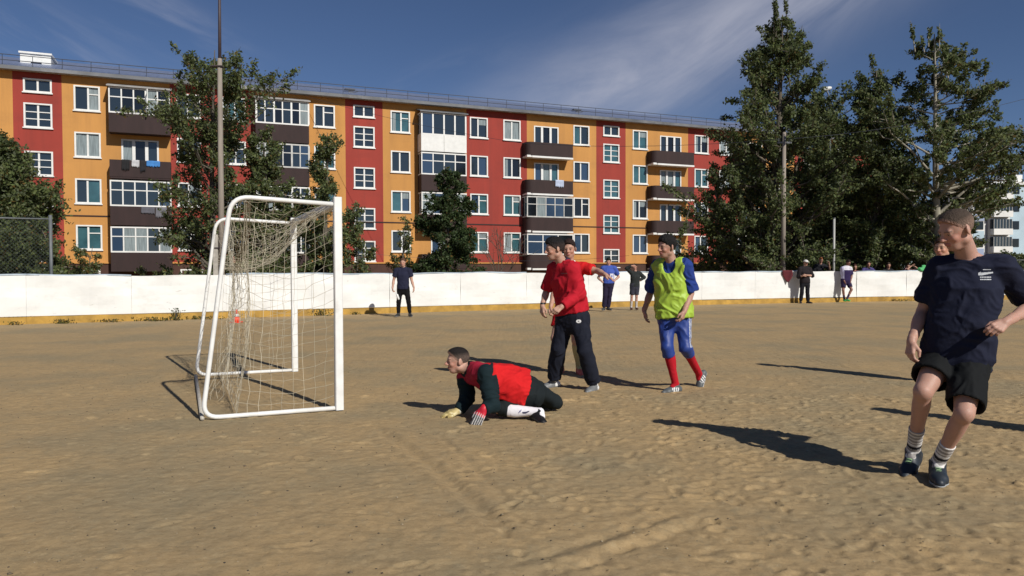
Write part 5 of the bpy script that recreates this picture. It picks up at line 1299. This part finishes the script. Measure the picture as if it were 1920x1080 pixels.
def blue_pants(P):
    c = np.tile(np.array(BLUE) * 1.1, (len(P), 1)); q = at(1292, 620, 8.3); x = P[:, 0] - q[0] - (P[:, 2] - q[2]) * 0.0
    m = P[:, 2] > 0.50
    for k in (-0.012, 0.008, 0.026): c[m & (np.abs(x - k) < 0.0055)] = (0.5, 0.52, 0.55)
    return c
def lime(P):
    return np.tile(np.array((0.34, 0.49, 0.055)), (len(P), 1))
person(J, 'player in lime training bib over blue kit with red socks walking left', gnd(1268, 735), dict(h=0.010, hh=0.005, hS=1.03, hair=(0.008, 0.007, 0.007), hair_style='thick', skin=(0.40, 0.225, 0.165), bw=1.0,
    shirt=dict(name='jersey', color=BLUE, ease=0.020, hem=0.0, waist=0.02, sleeve=0.92, sflare=0.020, fold=0.026, fdir=V3(-0.50, 0, 1), fs=10, fal=0.13), bib=dict(hem=-0.02, color=lime, ease=0.030), pants=dict(name='football_trousers', color=blue_pants, ease=0.012, len=1.24, fold=0.014, mat=M_shiny, cuff=0.052),
    sock=dict(top=0.86, color=(0.42, 0.010, 0.020)), shoe=dict(color=(0.09, 0.10, 0.105), stripe=(0.8, 0.8, 0.8), sole=(0.45, 0.45, 0.45))))

# --- man in the red long sleeved top
Yb = 8.42
J = JJ(Yb, dict(head=(1040, 467, -0.04), nk=(1056, 493, 0.02), shL=(1040, 506, 0.14), shR=(1073, 505, -0.12), elL=(1025, 545, 0.20), elR=(1086, 551, -0.14), wrL=(1017, 573, 0.08), wrR=(1053, 575, -0.30),
     hipL=(1060, 596, 0.07), hipR=(1086, 596, -0.05), knL=(1047, 654, 0.05), knR=(1097, 657, -0.12), anL=(1038, 713, 0.22), anR=(1114, 720, 0.0)))
J.update(hf=V3(-0.95, -0.28, -0.14), hu=V3(-0.08, -0.05, 1), haL=V3(-0.05, -0.2, -0.97), pnL=V3(0.75, 0.5, 0), tsL=V3(-0.4, -0.8, 0), haR=V3(-0.78, -0.35, -0.5), pnR=V3(-0.2, 0.75, -0.6), tsR=V3(-0.6, -0.1, 0.75),
    cuL=0.6, cuR=0.95, thR=0.7, ftL=V3(-0.90, -0.40, -0.10), ftR=V3(-0.55, -0.82, -0.03), spine=V3(0.02, 0, 0), cfw=V3(-0.02, 0, 0))
RED = (0.42, 0.010, 0.022)
def badge(P):
    c = np.tile(np.array((0.010, 0.012, 0.022)), (len(P), 1)); q = at(1085, 604, 8.3); d = np.sqrt((P[:, 0] - q[0]) ** 2 + (P[:, 2] - q[2]) ** 2); m = (P[:, 1] < q[1] + 0.06)
    return c
redtop = RED
def band(V, c): q = at(1018, 569, 8.5); m = (np.abs(V[:, 2] - q[2]) < 0.011) & (np.abs(V[:, 0] - q[0]) < 0.06); c[m] = (0.01, 0.01, 0.01); return c
def polo_c(P): c = np.tile(np.array((0.035, 0.02, 0.04)), (len(P), 1)); zz = P[:, 2]; t = P[:, 2] - P[:, 2].min() + 0.25 * (P[:, 0].max() - P[:, 0]); k = (t > 0.022) & (t < 0.052); c[k] = (0.75, 0.72, 0.72); return c
rd = person(J, 'man in red long sleeved top and navy tracksuit trousers standing with one fist closed', gnd(1075, 732), dict(h=0.010, hh=0.005, hS=1.03, hair=(0.007, 0.006, 0.007), fade=(0.03, 0.02, 0.018), hair_style='thick', skin=(0.44, 0.26, 0.19), bcol=band,
    shirt=dict(name='red_top', color=redtop, ease=0.026, hem=0.10, flare=0.012, waist=0.020, sleeveR=1.95, sleeveL=0.95, polo=polo_c, fold=0.020, fs=10),
    pants=dict(color=badge, ease=0.026, len=1.93, cuff=0.058, fold=0.018), shoe=dict(color=(0.16, 0.165, 0.17), heel=(0.7, 0.7, 0.7), sole=(0.5, 0.5, 0.48))))
decal([c for c in rd.children if c.name.startswith('trousers')][0], 'badge', at(1085, 603, 8.2), V3(-0.1, -1, 0), (0, 0, 1), 0.06, 0.05, lambda u, v: (u * u / 0.0008 + v * v / 0.00042 < 1) and not (abs(u + 0.003) < 0.007 and abs(v) < 0.004), (0.62, 0.62, 0.62))
decal([c for c in rd.children if c.name.startswith('red_top')][0], 'chest_print', at(1052, 513, 8.2), V3(-0.5, -0.9, 0), (0, 0, 1), 0.09, 0.016, lambda u, v: abs(v) < 0.006 and (u * 1000) % 11 < 8, (0.30, 0.10, 0.10), step=0.003)

# --- player in the red jersey behind him, arm out
Yb = 9.75
J = JJ(Yb, dict(head=(1067, 467, -0.05), nk=(1068, 494, 0.0), shL=(1046, 503, 0.05), shR=(1092, 502, -0.02), elL=(1040, 545, 0.05), elR=(1120, 508, -0.16), wrL=(1033, 574, -0.12), wrR=(1136, 516, -0.42),
     hipL=(1055, 584, 0.0), hipR=(1079, 584, 0.0), knL=(1040, 634, -0.08), knR=(1079, 638, -0.10), anL=(1052, 688, 0.16), anR=(1086, 689, 0.0)))
J.update(hf=V3(-0.22, -0.97, -0.12), hu=V3(0, 0, 1), haL=V3(-0.3, -0.3, -0.9), pnL=V3(0.9, 0, -0.2), tsL=V3(0, -1, 0.1), haR=V3(0.62, -0.62, -0.42), pnR=V3(0.1, -0.3, -0.95), tsR=V3(-0.5, -0.8, 0.1), cuL=0.8, cuR=0.12,
    ftL=V3(-0.3, -0.95, 0), ftR=V3(0.1, -0.98, -0.02))
person(J, 'half hidden player in red jersey and shorts stretching one arm to the right', gnd(1070, 698), dict(h=0.012, hh=0.006, hS=1.05, hair=(0.022, 0.010, 0.008), hair_style='short', skin=(0.44, 0.25, 0.18),
    shirt=dict(name='jersey', color=(0.56, 0.012, 0.014), ease=0.018, hem=-0.02, sleeve=0.72, sflare=0.016, polo=(0.75, 0.73, 0.70), fold=0.014), pants=dict(name='shorts', color=(0.48, 0.01, 0.014), ease=0.022, len=0.62, flare=0.01),
    sock=dict(top=0.85, color=(0.42, 0.36, 0.18)), shoe=dict(color=(0.65, 0.13, 0.09), sole=(0.6, 0.25, 0.2))))

# --- goalkeeper on the ground
Yb = 6.95
J = JJ(Yb, dict(head=(858, 676, 0.0), nk=(877, 690, 0.0), shL=(874, 704, 0.10), shR=(911, 701, -0.24), elL=(875, 748, 0.06), elR=(924, 760, -0.30), wrL=(859, 775, -0.02), wrR=(907, 767, -0.38),
     hipL=(993, 726, 0.08), hipR=(983, 741, -0.08), knL=(1042, 757, 0.20), knR=(936, 768, -0.16), anL=(985, 764, 0.42), anR=(1012, 780, -0.22)))
J['anR'][2] = 0.065; J['knR'][2] = 0.09; J['knL'][2] = 0.085; J['anL'][2] = 0.06; J['wrL'][2] = 0.045
J.update(hf=V3(-0.97, -0.22, -0.06), hu=V3(-0.02, -0.03, 1), haL=V3(-0.95, -0.2, -0.16), pnL=V3(-0.1, 0.1, -1), tsL=V3(-0.2, -1, 0), haR=V3(-0.45, -0.35, -0.82), pnR=V3(0.1, 0.9, -0.4), tsR=V3(-0.85, 0.0, 0.4),
    cuL=0.30, cuR=0.18, thL=0.2, thR=0.2, spR=1.6, ftL=V3(-0.6, 0.6, -0.1), ftR=V3(0.55, -0.75, -0.30), fuR=V3(0.6, 0.3, 0.7), bkR=V3(-0.1, -0.3, -0.9), bkL=V3(0, 0.3, 0.9), spine=V3(-0.01, 0, 0.02), face=V3(-0.2, -0.4, -1))
J['face'] = V3(0, 0, -1)
GA = {k: np.array(v) for k, v in J.items() if k in ('shL', 'shR', 'elL', 'elR', 'wrL', 'wrR', 'nk', 'hipL', 'hipR')}
def gk_col(P):
    n = len(P); c = np.tile(np.array((0.55, 0.012, 0.014)), (n, 1)); DK = np.array((0.006, 0.016, 0.020))
    def dseg(a, b):
        d = b - a; t = np.clip(((P - a) @ d) / (d @ d), 0, 1); return np.linalg.norm(P - a - t[:, None] * d, axis=1), t
    sm_ = (GA['shL'] + GA['shR']) / 2; mid = (GA['hipL'] + GA['hipR']) / 2; ax = nrm(mid - sm_); t = (P - sm_) @ ax
    c[(t < 0.06)] = np.array((0.32, 0.014, 0.035))
    dn, tn = dseg(GA['nk'], sm_ + ax * 0.02)
    dR, tR = dseg(GA['shR'] + V3(0, 0, 0.05), sm_ + V3(0, 0, 0.12))
    c[(np.linalg.norm(P - (GA['nk'] * 0.5 + GA['shR'] * 0.5), axis=1) > 0.15) & (t > -0.03) & (t < 0.11) & (P[:, 2] > GA['shR'][2] - 0.10)] = DK
    c[(np.linalg.norm(P - GA['nk'], axis=1) < 0.09)] = DK
    for a in 'LR':
        d1, t1 = dseg(GA['sh' + a] + V3(0, 0, -0.02), GA['el' + a]); d2, _ = dseg(GA['el' + a], GA['wr' + a]); c[(d1 < 0.098) & (t1 > 0.04)] = DK; c[d2 < 0.10] = DK
    return c
GK = dict(L=dict(back=(0.50, 0.40, 0.18), palm=(0.6, 0.52, 0.3), line=(0.35, 0.27, 0.10), cuff=(0.5, 0.48, 0.42)), R=dict(tip=(0.07, 0.07, 0.075), back=(0.50, 0.015, 0.035), palm=(0.10, 0.12, 0.12), line=(0.62, 0.60, 0.58), cuff=(0.60, 0.015, 0.03)))
def gksock(ka, aa):
    kd = nrm(aa - ka)
    def f(P):
        t = (P - ka) @ kd; c = np.tile(np.array((0.72, 0.70, 0.74)), (len(P), 1)); q = ka + kd * 0.24; dx = P[:, 0] - q[0]; dz = P[:, 2] - q[2] - 0.01; fr = P[:, 1] < q[1]
        return c
    return f
BLK = (0.009, 0.013, 0.015)
gk = person(J, 'goalkeeper in red and black jersey kneeling low on the sand with gloved hands down', gnd(930, 780), dict(h=0.0075, hh=0.005, hS=1.01, hair=(0.012, 0.009, 0.008), fade=(0.10, 0.072, 0.058), hair_style='buzz', skin=(0.46, 0.265, 0.20), gloves=GK, bw=1.02, belly=0.015, ls=0.88,
    shirt=dict(name='jersey', color=gk_col, ease=0.020, hem=0.05, sleeve=1.96, waist=0.030, flare=0.034, fold=0.020, fdir=(1, 0, 0.3), fs=10), pants=dict(color=BLK, ease=0.010, rise=0.05, lenR=1.22, lenL=1.95, fold=0.016, cuff=0.056),
    sockR=dict(top=0.80, color=gksock, fn=True), shoe=dict(color=(0.007, 0.007, 0.008), sole=(0.02, 0.02, 0.02))))
sk_ = [c for c in gk.children if c.name.startswith('sock')][0]
decal(sk_, 'sock_print', at(986, 773, 6.7), V3(0.05, -0.9, 0.4), (0, 0, 1), 0.10, 0.05, lambda u, v: -0.032 < u < 0.036 and 9 * (u + 0.012) ** 2 - 0.010 < v < 9 * (u + 0.012) ** 2 * 0.8 + 0.004 and v < 0.012, (0.05, 0.05, 0.10), step=0.003)
decal(sk_, 'sock_print', at(975, 771, 6.7), V3(0.05, -0.9, 0.4), (0, 0, 1), 0.03, 0.03, lambda u, v: abs(u - v) < 0.005 or (abs(u) < 0.006 and abs(v) < 0.006), (0.12, 0.12, 0.25), step=0.003)

# --- man in black by the boards
Yb = 22.0
J = JJ(Yb, dict(head=(755.5, 492, -0.03), nk=(756, 501.5, 0.02), shL=(743, 507.5), shR=(768, 507.5), elL=(738, 526), elR=(772, 526), wrL=(736, 540, -0.1), wrR=(776, 539.5, -0.1),
     hipL=(750, 541.5), hipR=(762, 541.5), knL=(747.5, 566, -0.05), knR=(766, 566, -0.05), anL=(747, 587.5), anR=(768.5, 587.5)))
J.update(hf=V3(-0.1, -1, -0.1), hu=V3(0, 0, 1), haL=V3(0.1, -0.1, -1), pnL=V3(1, 0, 0), tsL=V3(0, -1, 0), haR=V3(0.1, -0.1, -1), pnR=V3(-1, 0, 0), tsR=V3(0, -1, 0), cuL=0.8, cuR=0.6, ftL=V3(-0.3, -0.95, 0), ftR=V3(0.45, -0.9, 0))
FH = dict(h=0.014, hh=0.008)
person(J, 'man in dark t-shirt and black trousers standing alone with legs apart by the boards', gnd(757, 593), dict(**FH, hair=(0.10, 0.05, 0.03), hair_style='short', shirt=dict(name='t_shirt', color=(0.016, 0.018, 0.040), ease=0.018, hem=-0.03, sleeve=0.62, sflare=0.012),
    pants=dict(color=(0.004, 0.004, 0.005), ease=0.010, len=1.95, cuff=0.040), shoe=dict(color=(0.03, 0.03, 0.03), sole=(0.3, 0.3, 0.3))))
m = MB(); q = at(742.5, 548, 21.75); m.tube([(0, 0, 0), (0.012, 0, -0.05), (0.03, 0, -0.07), (0.075, 0, -0.20), (0.08, 0, -0.22)], [0.014, 0.016, 0.033, 0.033, 0.02], 10)
o = m.build('bottle', M_white, loc=q, smooth=True); tag(o, 'small white bottle hanging upside down from the hand of the man in black', 'bottle')

# --- man in blue with hands on hips
Yb = 24.5
J = JJ(Yb, dict(head=(1141, 490.5), nk=(1141, 498.5, 0.02), shL=(1131, 503), shR=(1152, 503), elL=(1121.5, 521, 0.1), elR=(1160, 519, 0.1), wrL=(1130, 529, -0.05), wrR=(1150, 528, -0.05),
     hipL=(1136, 531), hipR=(1146, 531), knL=(1134.5, 554, -0.05), knR=(1143, 554, -0.05), anL=(1132.5, 576.5), anR=(1140, 576.5)))
J.update(hf=V3(-0.2, -1, -0.25), hu=V3(0, -0.1, 1), haL=V3(1, -0.2, -0.3), pnL=V3(0, 1, 0), tsL=V3(0, 0.2, 1), haR=V3(-1, -0.2, -0.3), pnR=V3(0, 1, 0), tsR=V3(0, 0.2, 1), cuL=0.5, cuR=0.5, ftL=V3(-0.4, -0.9, 0), ftR=V3(0.5, -0.85, 0))
def bluen(P):
    c = np.tile(np.array((0.05, 0.09, 0.36)), (len(P), 1)); q = at(1146, 518, 24.4); x = P[:, 0] - q[0]; z = P[:, 2] - q[2]; f = P[:, 1] < q[1] + 0.05
    c[f & (np.abs(x - 0.02) < 0.06) & (np.abs(z) < 0.085) & ~((np.abs(x - 0.02) < 0.022) & (np.abs(z) < 0.03))] = (0.6, 0.6, 0.68); c[f & (np.abs(x + 0.12) < 0.07) & (np.abs(z - 0.04) < 0.04)] = (0.09, 0.01, 0.03); return c
person(J, 'man in blue shirt and dark trousers standing with both hands on his hips', gnd(1137, 582), dict(**FH, hair=(0.008, 0.012, 0.008), hair_style='thick', shirt=dict(name='shirt', color=bluen, ease=0.022, hem=-0.02, sleeve=0.75, sflare=0.012),
    pants=dict(color=(0.018, 0.014, 0.035), ease=0.018, len=1.95), shoe=dict(color=(0.05, 0.05, 0.05), sole=(0.15, 0.15, 0.15))))

# --- boy with a hand on his forehead
Yb = 25.2
J = JJ(Yb, dict(head=(1190, 500.5), nk=(1191, 508.5, 0.02), shL=(1184.5, 512.5), shR=(1199, 512.5), elL=(1175, 503, -0.12), elR=(1207.5, 520, 0.05), wrL=(1184.5, 498.5, -0.18), wrR=(1199, 526.5, -0.02),
     hipL=(1186.5, 536), hipR=(1193.5, 536), knL=(1184.5, 556, -0.03), knR=(1193.5, 556, -0.03), anL=(1183.5, 576), anR=(1193, 576)))
J.update(hf=V3(-0.15, -1, -0.1), hu=V3(0, 0, 1), haL=V3(1, -0.25, 0.15), pnL=V3(0, 0.8, -0.5), tsL=V3(0, -0.3, -1), haR=V3(-1, 0, -0.2), pnR=V3(0, 1, 0), tsR=V3(0, 0, 1), cuL=0.3, cuR=0.5, ftL=V3(-0.1, -1, 0), ftR=V3(0.1, -1, 0))
person(J, 'boy in dark grey long sleeved top and shorts shading his eyes with one hand', gnd(1190, 581), dict(S=0.88, h=0.014, hh=0.008, hair=(0.03, 0.02, 0.015), hair_style='short', skin=(0.42, 0.23, 0.17), shirt=dict(name='top', color=(0.022, 0.026, 0.026), ease=0.016, hem=-0.10, sleeve=1.9),
    pants=dict(name='shorts', color=(0.035, 0.035, 0.05), ease=0.024, len=0.85), sock=dict(top=0.55, color=(0.45, 0.42, 0.40)), shoe=dict(color=(0.06, 0.015, 0.012), sole=(0.1, 0.05, 0.05))))

# --- man in the white cap leaning by the boards
Yb = board_pt(1510)[1] - 0.50
J = JJ(Yb, dict(head=(1510.5, 493), nk=(1508.5, 499.5, 0.02), shL=(1500, 504.5), shR=(1517.5, 504.5), elL=(1497.5, 519), elR=(1523, 517, -0.05), wrL=(1507, 517, -0.22), wrR=(1512, 516, -0.24),
     hipL=(1504.5, 529), hipR=(1514, 529), knL=(1503.5, 548, -0.05), knR=(1514, 548, -0.05), anL=(1501, 564.5), anR=(1515, 564.5)))
J.update(hf=V3(0.3, -0.95, -0.1), hu=V3(0, 0, 1), haL=V3(1, -0.1, -0.1), pnL=V3(0, 1, 0), tsL=V3(0, 0, 1), haR=V3(-1, 0, -0.1), pnR=V3(0, 1, 0), tsR=V3(0, 0, 1), cuL=0.5, cuR=0.5, ftL=V3(-0.3, -0.95, 0), ftR=V3(0.6, -0.8, 0))
cm = person(J, 'man in a white cap and dark clothes leaning at the boards with folded arms', at(1508, 560, Yb), dict(**FH, hair=(0.02, 0.015, 0.012), hair_style='buzz', shirt=dict(name='jacket', color=(0.018, 0.014, 0.016), ease=0.03, hem=-0.06, sleeveL=1.5, sleeveR=1.1), pants=dict(color=(0.010, 0.010, 0.014), ease=0.018, len=1.95),
    shoe=dict(color=(0.02, 0.015, 0.015), sole=(0.05, 0.05, 0.05))))
r_, f_, u_ = head_frame(J); c0 = J['head']; Fc = Field(); Fc.ell(c0 + u_ * 0.045, (r_, f_, u_), (0.092, 0.112, 0.09), 0.01); Fc.plane(c0 + u_ * 0.045, -u_, 0.002); Fc.ell(c0 + u_ * 0.048 + f_ * 0.12, (r_, f_, u_), (0.075, 0.075, 0.012), 0.01)
garment('cap', Fc, 0.010, np.array(cm.location), cm, (0.62, 0.60, 0.57), M_cloth, rel=0)
Fc = Field(); Fc.ell(c0 + u_ * 0.004 + f_ * 0.088, (r_, f_, u_), (0.062, 0.016, 0.018), 0.0); garment('sunglasses', Fc, 0.008, np.array(cm.location), cm, (0.005, 0.005, 0.005), M_shoe, rel=0)

# --- man in the white and purple jersey leaning on the boards
Yb = board_pt(1586)[1] - 0.38
J = JJ(Yb, dict(head=(1590.5, 492.5), nk=(1588, 498.5, 0.02), shL=(1579.5, 503.5), shR=(1594, 503.5), elL=(1579.5, 517, 0.05), elR=(1597, 517, 0.0), wrL=(1583, 527, -0.12), wrR=(1595, 527, -0.1),
     hipL=(1582, 526), hipR=(1589, 526), knL=(1581, 544, -0.1), knR=(1596.5, 543, -0.15), anL=(1583, 561), anR=(1588, 560.5, -0.15)))
J.update(hf=V3(0.3, -0.9, -0.35), hu=V3(0, -0.1, 1), haL=V3(0.2, 0, -1), pnL=V3(1, 0, 0), tsL=V3(0, -1, 0), haR=V3(-0.2, 0, -1), pnR=V3(-1, 0, 0), tsR=V3(0, -1, 0), cuL=0.5, cuR=0.5, ftL=V3(-0.1, -0.95, 0), ftR=V3(0.2, -0.9, 0))
def purp(P):
    c = np.tile(np.array((0.028, 0.018, 0.07)), (len(P), 1)); q = at(1586, 505, Yb); c[P[:, 2] > q[2] - 0.03] = (0.62, 0.60, 0.66); l = at(1580, 512, Yb); c[(P[:, 0] < l[0] + 0.02) & (P[:, 2] > l[2] - 0.22)] = (0.42, 0.40, 0.55); return c
person(J, 'man in white and purple jersey, dark shorts and bright green shoes leaning on the boards', at(1586, 560, Yb), dict(**FH, hair=(0.02, 0.012, 0.01), hair_style='short', skin=(0.25, 0.12, 0.09), shirt=dict(name='jersey', color=purp, ease=0.02, hem=-0.05, sleeve=0.85, sflare=0.01), pants=dict(name='shorts', color=(0.022, 0.014, 0.05), ease=0.024, len=0.75),
    sock=dict(top=0.45, color=(0.05, 0.03, 0.07)), shoe=dict(color=(0.06, 0.50, 0.12), sole=(0.1, 0.5, 0.15), stripe=(0.5, 0.8, 0.3))))

# --- face behind the navy shirt
Yb = 8.75
J = JJ(Yb, dict(head=(1767, 466, 0), nk=(1776, 494, 0.05), shL=(1758, 506, 0.1), shR=(1800, 506, -0.05), elL=(1762, 550, 0.1), elR=(1808, 552, -0.05), wrL=(1768, 590, 0.0), wrR=(1812, 588, -0.1),
     hipL=(1777, 592, 0), hipR=(1800, 592, 0), knL=(1778, 648, -0.05), knR=(1804, 648, -0.05), anL=(1780, 706, 0.08), anR=(1806, 710, 0)))
J.update(hf=V3(-0.80, -0.60, -0.02), hu=V3(-0.05, 0, 1), haL=V3(0, -0.1, -1), pnL=V3(1, 0, 0), tsL=V3(0, -1, 0), haR=V3(0, -0.1, -1), pnR=V3(-1, 0, 0), tsR=V3(0, -1, 0), cuL=0.5, cuR=0.5, ftL=V3(-0.7, -0.7, 0), ftR=V3(-0.5, -0.85, 0))
hid = person(J, 'person looking left whose face shows behind the shoulder of the man in navy', gnd(1790, 722), dict(h=0.013, hh=0.006, hS=1.02, hair=(0.05, 0.025, 0.015), hair_style='short', skin=(0.44, 0.25, 0.17), shirt=dict(name='t_shirt', color=(0.02, 0.02, 0.03), ease=0.018, hem=-0.05),
    pants=dict(name='shorts', color=(0.01, 0.01, 0.015), ease=0.02, len=0.8), sock=dict(top=0.6, color=(0.5, 0.5, 0.5)), shoe=dict(color=(0.05, 0.05, 0.06), sole=(0.3, 0.3, 0.3))))

# --- spectators behind the boards
def spectator(px, py, Y, label, shirt, hair, arms, skin=(0.42, 0.23, 0.16), hs='short'):
    d = 1390 / Y; J = {}
    def w(dx, dz, dy=0): p = at(px, py, Y); return p + V3(dx, dy, dz)
    lean = -0.22
    J.update(head=w(0, 0), nk=w(0, -0.15, 0.05), shL=w(-0.18, -0.24, 0.08), shR=w(0.18, -0.24, 0.08), hipL=w(-0.09, -0.74, 0.35), hipR=w(0.09, -0.74, 0.35))
    zf = J['hipL'][2]; J.update(knL=w(-0.10, -0.74 - (zf - 0.09) * 0.48, 0.30), knR=w(0.10, -0.74 - (zf - 0.09) * 0.48, 0.30), anL=w(-0.11, -0.74 - (zf - 0.09), 0.36), anR=w(0.11, -0.74 - (zf - 0.09), 0.36))
    if arms == 'rest': J.update(elL=w(-0.30, -0.42, -0.04), elR=w(0.30, -0.42, -0.04), wrL=w(-0.08, -0.40, -0.18), wrR=w(0.10, -0.38, -0.20), haL=V3(1, -0.2, -0.1), haR=V3(-1, -0.2, -0.1))
    elif arms == 'up': J.update(elL=w(-0.16, -0.12, -0.25), elR=w(0.40, -0.16, -0.15), wrL=w(0.04, 0.02, -0.20), wrR=w(0.20, -0.02, -0.22), haL=V3(0.5, -0.2, 0.5), haR=V3(-0.8, 0, 0.5))
    else: J.update(elL=w(-0.28, -0.5, 0.1), elR=w(0.36, -0.38, -0.05), wrL=w(-0.25, -0.6, -0.1), wrR=w(0.26, -0.16, -0.22), haL=V3(0, 0, -1), haR=V3(-0.3, -0.3, 0.9))
    J.update(hf=V3(-0.25, -0.95, -0.15), hu=V3(0, 0, 1), pnL=V3(0, 0, -1), pnR=V3(0, 0, -1), tsL=V3(0, 1, 0), tsR=V3(0, 1, 0), cuL=0.4, cuR=0.4, ftL=V3(0, -1, 0), ftR=V3(0, -1, 0))
    return person(J, label, w(0, 0, 0.3), dict(h=0.018, hh=0.011, hair=hair, hair_style=hs, skin=skin, shirt=dict(name='shirt', color=shirt, ease=0.022, hem=-0.05, sleeve=0.9), pants=dict(color=(0.02, 0.02, 0.03), ease=0.02, len=1.9), shoe=dict(color=(0.03, 0.03, 0.03), sole=(0.1, 0.1, 0.1))))
SPG = 'spectators leaning on the far boards'
for a in ((1539, 488, 32.0, 'spectator with ginger hair and a dark jacket behind the boards, beside the cap wearer', (0.015, 0.015, 0.02), (0.28, 0.09, 0.03), 'one'),
          (1603, 500.5, 32.0, 'reddish faced spectator crouching low behind the boards, next to the green shoes', (0.10, 0.02, 0.02), (0.05, 0.02, 0.015), 'rest'),
          (1628.5, 495, 32.5, 'spectator in a purple shirt resting both forearms on the boards', (0.07, 0.06, 0.18), (0.02, 0.015, 0.015), 'rest'),
          (1666, 497.5, 32.5, 'spectator in black with a pale face behind the boards', (0.012, 0.012, 0.014), (0.06, 0.04, 0.03), 'rest'),
          (1702.5, 499.5, 32.5, 'spectator holding both hands up to the face at the right end of the row', (0.30, 0.16, 0.17), (0.06, 0.03, 0.02), 'up')):
    s = spectator(*a); s['group'] = SPG
# green bag on the boards
Fg = Field(); q = board_pt(1727); q = q + V3(0, -0.02, BH + 0.02); Fg.ell(q + V3(0, 0, 0.06), (V3(1, 0, 0), V3(0, 1, 0), V3(0, 0, 1)), (0.20, 0.10, 0.09), 0.02); Fg.ell(q + V3(0.10, 0, 0.16), (V3(1, 0, 0.3), V3(0, 1, 0), V3(0, 0, 1)), (0.10, 0.06, 0.08), 0.04)
V_, F_ = Fg.mesh(0.015); V_ = V_ + vnormals(V_, F_) * ((noise3(V_ * 14, 2) - 0.5) * 0.05)[:, None]
o = np_mesh('bag', V_ - q, F_, M_cloth, loc=q, smooth=True, col=np.tile(np.array((0.10, 0.42, 0.16)), (len(V_), 1))); tag(o, 'crumpled bright green bag lying on top of the boards at the right', 'bag')

# people just outside the frame or fully hidden whose shadows fall into view
def copy_person(src, dx, dy, label):
    c = src.copy(); COL.objects.link(c); c.location = src.location + Vector((dx, dy, 0)); c['label'] = label
    for ch in src.children:
        d = ch.copy(); COL.objects.link(d); d.parent = c
        for g_ in ch.children: e = g_.copy(); COL.objects.link(e); e.parent = d
    return c
lx, ly = hid.location[0], hid.location[1]
copy_person(hid, 5.15 - lx, 5.15 - ly, 'bystander in dark t-shirt standing just outside the right edge of the view')
